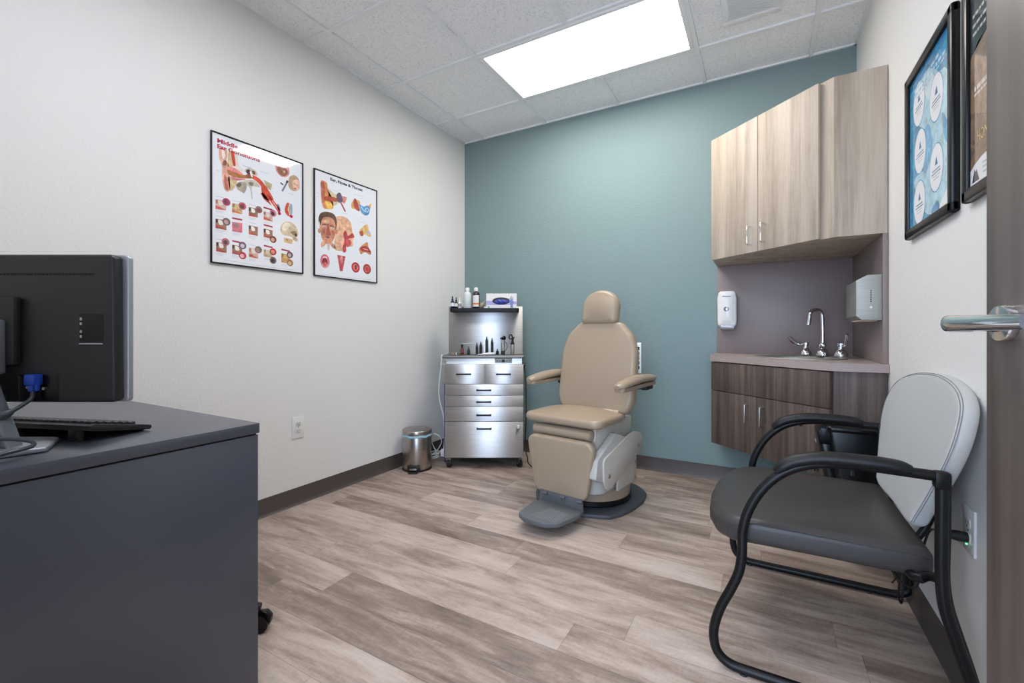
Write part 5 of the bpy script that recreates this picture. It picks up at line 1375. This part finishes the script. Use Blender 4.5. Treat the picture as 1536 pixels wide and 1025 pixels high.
def pull(bm, s, z0, z1, out=.03, r=.0048):
    u = B()
    tube(u, [(s, 0, z0), (s, out - .008, z0), (s, out - .002, z0 + .002), (s, out, z0 + .008), (s, out, z1 - .008), (s, out - .002, z1 - .002), (s, out - .008, z1), (s, 0, z1)], r, 10)
    join(bm, u, dm(.0205))


def carcass(z0, z1, inset=0.0):
    e = .003
    return [(PL.x, YB - e), (PL.x, PL.y), (PR.x, PR.y), (XR - e, PR.y), (XR - e, YB - e)]


UZ0, UZ1 = 1.466, 2.222
t = thing('mounted_cabinet', 'pale wood corner wall cabinet with two doors above the sink', 'cabinet', (.15, 3.1, UZ0), 0, 'corner cabinets')
bm = B(); prism(bm, carcass(0, 0), UZ0, UZ1); obj('body', bm, M['upper'], t, True)
for a, b, hs in ((.004, .345, .302), (.349, .690, .391)):
    bm = B(); u = B(); box(u, a, b, 0, .0195, UZ0 + .002, UZ1 - .002, .001); join(bm, u, dm(.001))
    d = obj('door', bm, M['upper'], t, True)
    bm = B(); pull(bm, hs, UZ0 + .045, UZ0 + .148); obj('handle', bm, M['chrome'], d, True)

LZ0, LZ1 = .322, .835
t = thing('mounted_cabinet', 'dark wood wall hung corner cabinet with two doors below the sink', 'cabinet', (.15, 3.1, LZ0), 0, 'corner cabinets')
bm = B(); prism(bm, carcass(0, 0), LZ0, LZ1); obj('body', bm, M['lower'], t, True)
bm = B(); u = B(); box(u, .004, .744, 0, .0195, .657, LZ1 - .006, .001); join(bm, u, dm(.001)); obj('false_drawer_front', bm, M['lower'], t, True)
for a, b, hs in ((.004, .340, .285), (.343, .744, .385)):
    bm = B(); u = B(); box(u, a, b, 0, .0195, LZ0 + .002, .653, .001); join(bm, u, dm(.001))
    d = obj('door', bm, M['lower'], t, True)
    bm = B(); pull(bm, hs, .500, .605); obj('handle', bm, M['nickel'], d, True)

# worktop with a round cut for the bowl, and backsplash
CZ0, CZ1 = .8355, .8735
SC = Vector((.172, 2.972)); SRa, SRb = .225, .185
OV = .026
n2 = nn2 * OV
ck = (PR.y - OV)
# where the offset diagonal meets the offset right side
tt = (ck - (PL.y + n2.y)) / du.y
cor = Vector((PL.x + n2.x + du.x * tt, ck))
lx = PL.x - .018
tl = (lx - (PL.x + n2.x)) / du.x
lc = Vector((lx, PL.y + n2.y + du.y * tl))
e = .0015
out = [(lx, YB - e), (lx, lc.y), (cor.x, cor.y), (XR - e, ck), (XR - e, YB - e)]
t = thing('sink_counter', 'mauve grey laminate corner counter with backsplash on two walls', 'counter', (.15, 3.1, CZ0))
bm = B()
ring = []
for k in range(48):
    a = 2 * math.pi * k / 48
    p = SC + du * (SRa - .012) * math.cos(a) + nn2 * (SRb - .012) * math.sin(a)
    ring.append(p)
ou = resample(out, .03)
for z in (CZ1, CZ0):
    vo = [bm.verts.new((*p, z)) for p in ou]
    vi = [bm.verts.new((*p, z)) for p in ring]
    eo = [bm.edges.new((vo[i], vo[(i + 1) % len(vo)])) for i in range(len(vo))]
    ei = [bm.edges.new((vi[i], vi[(i + 1) % len(vi)])) for i in range(len(vi))]
    bmesh.ops.triangle_fill(bm, edges=eo + ei, use_beauty=True)
    if z == CZ1:
        to, ti = vo, vi
for A_, B_ in ((to, vo), (ti, vi)):
    for i in range(len(A_)):
        j = (i + 1) % len(A_)
        bm.faces.new((A_[i], A_[j], B_[j], B_[i]))
bmesh.ops.recalc_face_normals(bm, faces=bm.faces[:])
obj('worktop', bm, M['counter'], t, True)
bm = B(); box(bm, PL.x, XR - .021, YB - .0205, YB - .0015, CZ1, UZ0 - .001, .001); obj('backsplash', bm, M['splash'], t, True)
bm = B(); box(bm, XR - .0205, XR - .0015, PR.y - .004, YB - .0015, CZ1, UZ0 - .001, .001); obj('backsplash', bm, M['splash'], t, True)

# round steel bowl
sk = thing('sink', 'oval stainless steel sink set in the corner counter', 'sink', (SC.x, SC.y, CZ1))
bm = B()
prof = [(1.14, .0005), (1.13, .004), (1.06, .0045), (1.0, .002), (.95, -.006), (.93, -.03), (.90, -.12), (.80, -.155), (.5, -.165), (.12, -.168)]
rs = []
for f, z in prof:
    row = []
    for k in range(48):
        a = 2 * math.pi * k / 48
        g = f + (.27 * max(0, -math.sin(a)) ** 1.5 if f > .99 and z > .0 and f > 1.02 else 0)
        row.append(bm.verts.new((*(SC + du * (SRa - .02) * math.cos(a) * (f if f < 1.02 else f) + nn2 * (SRb - .02) * math.sin(a) * g), CZ1 + z)))
    rs.append(row)
for a_, b_ in zip(rs, rs[1:]):
    for k in range(48):
        bm.faces.new((a_[k], a_[(k + 1) % 48], b_[(k + 1) % 48], b_[k]))
bm.faces.new(rs[-1])
bmesh.ops.recalc_face_normals(bm, faces=bm.faces[:])
obj('bowl', bm, M['satin'], sk, True)
bm = B(); lathe(bm, [(.03, 0), (.03, .004), (.02, .003), (0, .002)], 24, ctr=(SC.x, SC.y, CZ1 - .1685)); obj('drain', bm, M['chrome'], sk, True)

# gooseneck faucet with blade handles
FC = SC - nn2 * .180 + du * .012
fz = CZ1 + .0045
fa = thing('faucet', 'chrome gooseneck faucet with two blade handles on the sink', 'faucet', (FC.x, FC.y, fz))
FMx = Matrix(((du.x, nn2.x, 0, FC.x), (du.y, nn2.y, 0, FC.y), (0, 0, 1, fz), (0, 0, 0, 1)))
dome = [(.030, 0), (.031, .004), (.029, .02), (.022, .034), (.014, .042), (.012, .046)]
bm = B()
u = B()
lathe(u, dome + [(.016, .052), (.019, .062), (.016, .074), (.0115, .078)], 24)
join(bm, u, FMx); obj('base', bm, M['chrome'], fa, True)
bm = B(); u = B()
sp = [(0, 0, .07), (0, 0, .17), (-.002, .001, .232)]
ra = .036
dirx, diry = -.33, .942
for k in range(1, 10):
    a = math.pi * k / 10
    d = ra * (1 - math.cos(a))
    sp.append((dirx * d - .002, diry * d + .001, .232 + ra * math.sin(a)))
d = 2 * ra
sp += [(dirx * (d + .004), diry * (d + .004), .215), (dirx * (d + .010), diry * (d + .010), .178)]
tube(u, sp, [.0105] * 12 + [.0105, .0125], 16, 3)
join(bm, u, FMx); obj('spout', bm, M['chrome'], fa, True)
for s, ang, up in ((-1, 112, .05), (1, 40, .055)):
    bm = B(); u = B()
    lathe(u, dome + [(.012, .06), (.016, .062), (.016, .076), (0, .078)], 24, ctr=(.102 * s, 0, 0))
    join(bm, u, FMx); hb = obj('valve', bm, M['chrome'], fa, True)
    bm = B(); u = B()
    d = Vector((math.cos(R(ang)), math.sin(R(ang)), 0))
    o = Vector((.102 * s, 0, .068))
    L = .10
    tube(u, [o, o + d * .03, o + d * (L * .55) + Vector((0, 0, .004)), o + d * (L * .8) + Vector((0, 0, .018)), o + d * L + Vector((0, 0, .045 if s < 0 else .06))], [.0075, .007, .010, .0135, .0125], 14, 5, flat=.55)
    join(bm, u, FMx); obj('lever', bm, M['chrome'], hb, True)

# soap dispenser
sx0, sx1, sz0, sz1 = -.264, -.149, 1.043, 1.288
t = thing('soap_dispenser', 'white soap dispenser on the backsplash left of the faucet', 'soap dispenser', ((sx0 + sx1) / 2, YB - .021, sz0))
cx_ = (sx0 + sx1) / 2
SMx = Matrix(((1, 0, 0, cx_), (0, 0, -1, YB - .0212), (0, 1, 0, sz0), (0, 0, 0, 1)))
bm = B()
ol = rpoly([(-.054, .012), (.054, .012), (.0575, .05), (.0575, .20), (.05, .245), (-.05, .245), (-.0575, .20), (-.0575, .05)], [.014, .014, .05, .05, .022, .022, .05, .05])
pad(bm, ol, .075, .016, .012, M=SMx @ Matrix.Translation((0, 0, .076)), step=.012)
so = obj('cover', bm, M['white'], t, True)
bm = B(); pad(bm, rpoly([(-.044, -.010), (.044, -.010), (.05, .024), (-.05, .024)], .01), .066, .008, .004, M=SMx @ Matrix.Translation((0, 0, .073)), step=.01); obj('push_bar', bm, M['silver'], t, True)
bm = B(); u = B(); lathe(u, [(.0165, -.004), (.0165, .001), (.013, .0016), (0, .0008)], 24); join(bm, u, SMx @ Matrix.Translation((-.002, .125, .0865))); obj('window', bm, simple('smoky_window', (86, 84, 108), .1), so, True)
bm = B()
for k in range(9):
    u = B(); box(u, -.026 + .0055 * k, -.0222 + .0055 * k, .2065, .2125, .0845, .0853); join(bm, u, SMx)
obj('marking', bm, M['slot'], so, True)

# paper towel dispenser on the side splash
t = thing('towel_dispenser', 'stainless paper towel dispenser on the side backsplash', 'towel dispenser', (XR - .021, 2.72, 1.073))
bm = B()
TX = XR - .0212
side = [(0, 1.073), (-.075, 1.075), (-.094, 1.092), (-.094, 1.257), (-.052, 1.281), (0, 1.281)]
prism(bm, side, 0, .28, .0015, Matrix(((1, 0, 0, TX), (0, 0, 1, 2.572), (0, 1, 0, 0), (0, 0, 0, 1))))
tb = obj('case', bm, M['satin'], t, True)
bm = B()
for k in range(7):
    u = B(); lathe(u, [(.0028, 0), (.0028, .0006), (0, .0006)], 10); join(bm, u, Matrix.Translation((TX - .04, 2.572, 1.158 + .0085 * k)) @ Matrix.Rotation(R(90), 4, 'X'))
obj('refill_slot', bm, M['slot'], tb, True)
bm = B(); u = B(); lathe(u, [(.006, 0), (.006, .002), (0, .0025)], 14); join(bm, u, Matrix.Translation((TX - .04, 2.572, 1.132)) @ Matrix.Rotation(R(90), 4, 'X')); obj('lock', bm, M['chrome'], tb, True)
bm = B(); box(bm, TX - .08, TX - .012, 2.60, 2.80, 1.068, 1.0738, .001); obj('paper_towel', bm, simple('brown_paper_towel', (190, 168, 146), .8), t, True)

# ------------------------------------------------------------------ guest chair against the right wall
t = gc = thing('guest_chair', 'wide grey guest chair with black tube frame and arms', 'chair', (.15, 1.858, 0))
FY, CY = 2.20, 1.858
TR = .0138
arm = [(.385, .662), (.322, .664), (.24, .666), (.165, .664), (.095, .648), (.036, .614), (-.014, .556), (-.048, .484), (-.061, .418), (-.061, .357), (-.068, .297), (-.088, .241), (-.114, .182), (-.130, .127), (-.133, .084), (-.121, .042), (-.086, .018), (-.03, .015), (.08, .015), (.25, .015), (.38, .015), (.43, .018), (.458, .035), (.462, .065), (.452, .12), (.432, .19), (.410, .262), (.392, .33), (.386, .40), (.385, .48), (.385, .56), (.385, .655)]
def gp(s, x, z, dy=0.0):
    """a point of a side frame; the near one leans in a little towards the arm"""
    zz = z - .010 * max(0, z - .3) / .36
    if s < 0:
        return Vector((x + .012 * zz / .65, 1.488 + .032 * zz / .65 + dy, zz))
    return Vector((x + .018, FY + dy, zz))


for s in (-1, 1):
    P = [gp(s, *p) for p in arm]
    bm = B()
    tube(bm, [P[0]] + catmull(P[1:-1], 4) + [P[-1]], TR, 14)
    c = gp(s, .385, .66)
    box(bm, c.x - .017, c.x + .0155, c.y - .0165, c.y + .0165, c.z - .028, c.z + .0155, .006)
    f = obj('side_frame', bm, M['blackm'], t, True)
    bm = B()
    tube(bm, [gp(s, *p) for p in ((.022, .618), (.04, .638), (.075, .659), (.14, .675), (.24, .678), (.30, .675), (.325, .670))], [.012, .017, .0185, .0185, .0185, .0175, .012], 16, 4, flat=1.3)
    obj('arm_pad', bm, M['soft_black'], f, True)
    for x in (-.05, .36):
        bm = B(); lathe(bm, [(.012, .0005), (.013, .003), (.012, .006)], 12, ctr=(x, gp(s, x, 0).y, 0))
        obj('glide', bm, M['blackp'], f, True)
    for x in (.12, .20):
        bm = B(); c = gp(s, x, .65); cyl(bm, c - Vector((0, 0, .014)), c, .006, 10)
        obj('screw', bm, M['blackm'], f, True)
    # rear post beside the upright, carries the backrest
    bm = B(); dy = .020 * (-s)
    tube(bm, [gp(s, .396, .63, dy), gp(s, .396, .5, dy), gp(s, .395, .40, dy), gp(s, .402, .33, dy), gp(s, .42, .26, dy), gp(s, .440, .19, dy), gp(s, .456, .125, dy), gp(s, .462, .075, dy)], .0125, 12, 4)
    obj('rear_post', bm, M['blackm'], f, True)
# cross bars under the seat
for x in (.06, .34):
    bm = B(); a, b = gp(-1, x, .40), gp(1, x, .40)
    if x < .1:
        tube(bm, [(x, a.y + .05, .388), (x, b.y - .05, .388)], .012, 12)
    else:
        a, b = gp(-1, .388, .40), gp(1, .388, .40)
        tube(bm, [a, a + Vector((-.02, .03, -.012)), Vector((x, a.y + .07, .375)), Vector((x, b.y - .07, .375)), b + Vector((-.02, -.03, -.012)), b], .012, 12, 4)
    obj('cross_bar', bm, M['blackm'], t, True)
# seat
bm = B()
so_ = [(.395, -.305), (.395, .305), (.0, .322), (-.085, .314), (-.135, .245), (-.165, .13), (-.172, 0), (-.165, -.13), (-.135, -.245), (-.085, -.314), (.0, -.322)]
so_ = [(p[0], p[1]) for p in rpoly(so_, [.03, .03, .1, .06, .1, .1, .1, .1, .1, .06, .1])]


def seat_fn(c):
    z = c.z
    # waterfall front, slight rearward slope
    if c.x < .02:
        z -= .9 * (.02 - c.x) ** 2
    z -= .02 * (c.x - .0) * .4
    return Vector((c.x, c.y, z))


pad(bm, so_, .078, .026, .022, M=Matrix.Translation((0, CY, .446)), step=.022, fn=seat_fn, rings=8)
st = obj('seat', bm, M['seatv'], t, True)
bm = B()
edge = [p for p in resample(so_, .03)]
ctr = sum(edge, Vector((0, 0))) / len(edge)
near = []
for k in range(29):
    x = -.06 + .44 * k / 28
    c = seat_fn(Vector((x, -.317, -.010)))
    near.append((x, CY - .3205 + (.004 if x < 0 else 0) * 1, .446 + c.z))
tube(bm, near, .0016, 6)
obj('seam', bm, M['stitch_d'], st, True)
# back: wide rounded pad, leaning, hollowed
bm = B()
bo = [(-.19, -.012), (0, -.016), (.19, -.012), (.245, .035), (.305, .125), (.352, .215), (.358, .295), (.312, .363), (.19, .403), (0, .418), (-.19, .403), (-.312, .363), (-.354, .295), (-.346, .215), (-.297, .125), (-.24, .035)]
bo = [(p.x, p.y) for p in catmull([(q[0], q[1], 0) for q in bo], 8, True)]


def back_fn(c):
    # c.x lateral, c.y up, c.z depth towards the sitter -> world
    x = .367 + c.y * .235 - c.z - .16 * c.x * c.x
    return Vector((x, CY + c.x, .478 + c.y * .985))


pad(bm, bo, .042, .018, .010, step=.02, fn=back_fn, rings=8)
bk = obj('backrest', bm, M['backv'], t, True)
for kk_, (ins, dz) in enumerate(((.0015, -.0075), (.0055, -.0035))):
    bm = B()
    P = resample(bo, .012)
    nP = len(P)
    line = []
    for i in range(nP):
        d = (P[(i + 3) % nP] - P[i - 3]).normalized()
        nrm = Vector((d.y, -d.x))
        p = P[i] - nrm * ins
        if p.y > .004:
            line.append((p.x, p.y, dz + .001))
    # start the run at the bottom right so it is one open line
    line = line[:]
    j = min(range(len(line)), key=lambda i: (line[i][0] < 0, line[i][1]))
    line = line[j:] + line[:j]
    tube(bm, [back_fn(Vector(p)) for p in line], .0009, 6)
    obj('stitching', bm, M['stitch'], bk, True)
for s in (-1, 1):
    y = CY + .16 * s
    bm = B(); tube(bm, [(.36, y, .385), (.40, y, .44), (.428, y, .52), (.450, y, .62)], .010, 12, 4)
    obj('back_bracket', bm, M['blackm'], t, True)

# ------------------------------------------------------------------ black bin behind the chair
t = thing('waste_bin', 'glossy black slim waste bin between guest chair and sink cabinet', 'waste bin', (.345, 2.475, 0))
bm = B()
bx0, bx1, by0, by1 = .226, .478, 2.385, 2.535
ol = rpoly([(bx0, by0), (bx1, by0), (bx1, by1), (bx0, by1)], [.05, .02, .02, .05])
prism(bm, ol, .004, .585, .006, None, 3)


def taper(bm):
    for v in bm.verts:
        k = max(0, 1 - v.co.z / .58)
        if v.co.x < .36:
            v.co.x += .085 * k
        if v.co.y < 2.45:
            v.co.y += .05 * k


taper(bm); obj('body', bm, M['gloss_black'], t, True)
bm = B()
prism(bm, rpoly([(.210, .52), (.26, .52), (.26, .608), (.230, .600), (.210, .572)], [.004, .004, .01, .02, .02]), by0 + .004, by1 - .004, .008, Matrix(((1, 0, 0, 0), (0, 0, 1, 0), (0, 1, 0, 0), (0, 0, 0, 1))), 3)
box(bm, .213, .26, by0 + .006, by1 - .006, .03, .53, .012)
taper(bm)
obj('front_cover', bm, M['gloss_black'], t, True)
bm = B(); prism(bm, rpoly([(.238, by0 - .004), (bx1 + .002, by0 - .004), (bx1 + .002, by1 + .002), (.238, by1 + .002)], [.03, .015, .015, .03]), .578, .604, .008, None, 3); obj('lid', bm, M['gloss_black'], t, True)
bm = B()
u = B()
for k in range(4):
    box(u, .2105, .2118, 2.440 + k * .011, 2.448 + k * .011, .515, .527)
join(bm, u); obj('badge', bm, M['silver'], t, True)

# ------------------------------------------------------------------ light and camera
w = bpy.data.worlds.new('World'); bpy.context.scene.world = w
w.use_nodes = True
w.node_tree.nodes['Background'].inputs[0].default_value = (.55, .68, .9, 1)
w.node_tree.nodes['Background'].inputs[1].default_value = WORLD


def area(name, loc, rot, sx, sy, col, power):
    l = bpy.data.lights.new(name, 'AREA')
    l.shape = 'RECTANGLE'; l.size = sx; l.size_y = sy; l.color = col; l.energy = power
    o = bpy.data.objects.new(name, l); o.location = loc; o.rotation_euler = rot
    C.objects.link(o)
    return o


area('corridor_cool_fill', (.15, -2.15, 1.35), (R(90), 0, 0), 3.3, 2.3, (.57, .73, 1), COOL_FILL)  # added cool fill through the doorway; no window stands here
area('corridor_top_fill', (-.2, -1.2, 2.58), (0, 0, 0), 1.2, .6, (.95, .97, 1), CORR)  # added unseen fill under the corridor ceiling, no fixture modelled

cam = bpy.data.cameras.new('Camera')
cam.sensor_width = 36
cam.lens = 665 / 1536 * 36
cam.shift_y = -15.5 / 1536
cam.clip_start = .02
co = bpy.data.objects.new('Camera', cam)
co.location = (0, 0, 1.0225)
co.rotation_euler = (R(90), 0, math.atan2(.4924, .8704))
C.objects.link(co)
sc = bpy.context.scene
sc.camera = co
sc.view_settings.view_transform = 'Standard'
sc.view_settings.look = 'None'
sc.view_settings.gamma = 1
sc.view_settings.use_curve_mapping = False
sc.view_settings.exposure = EXPO
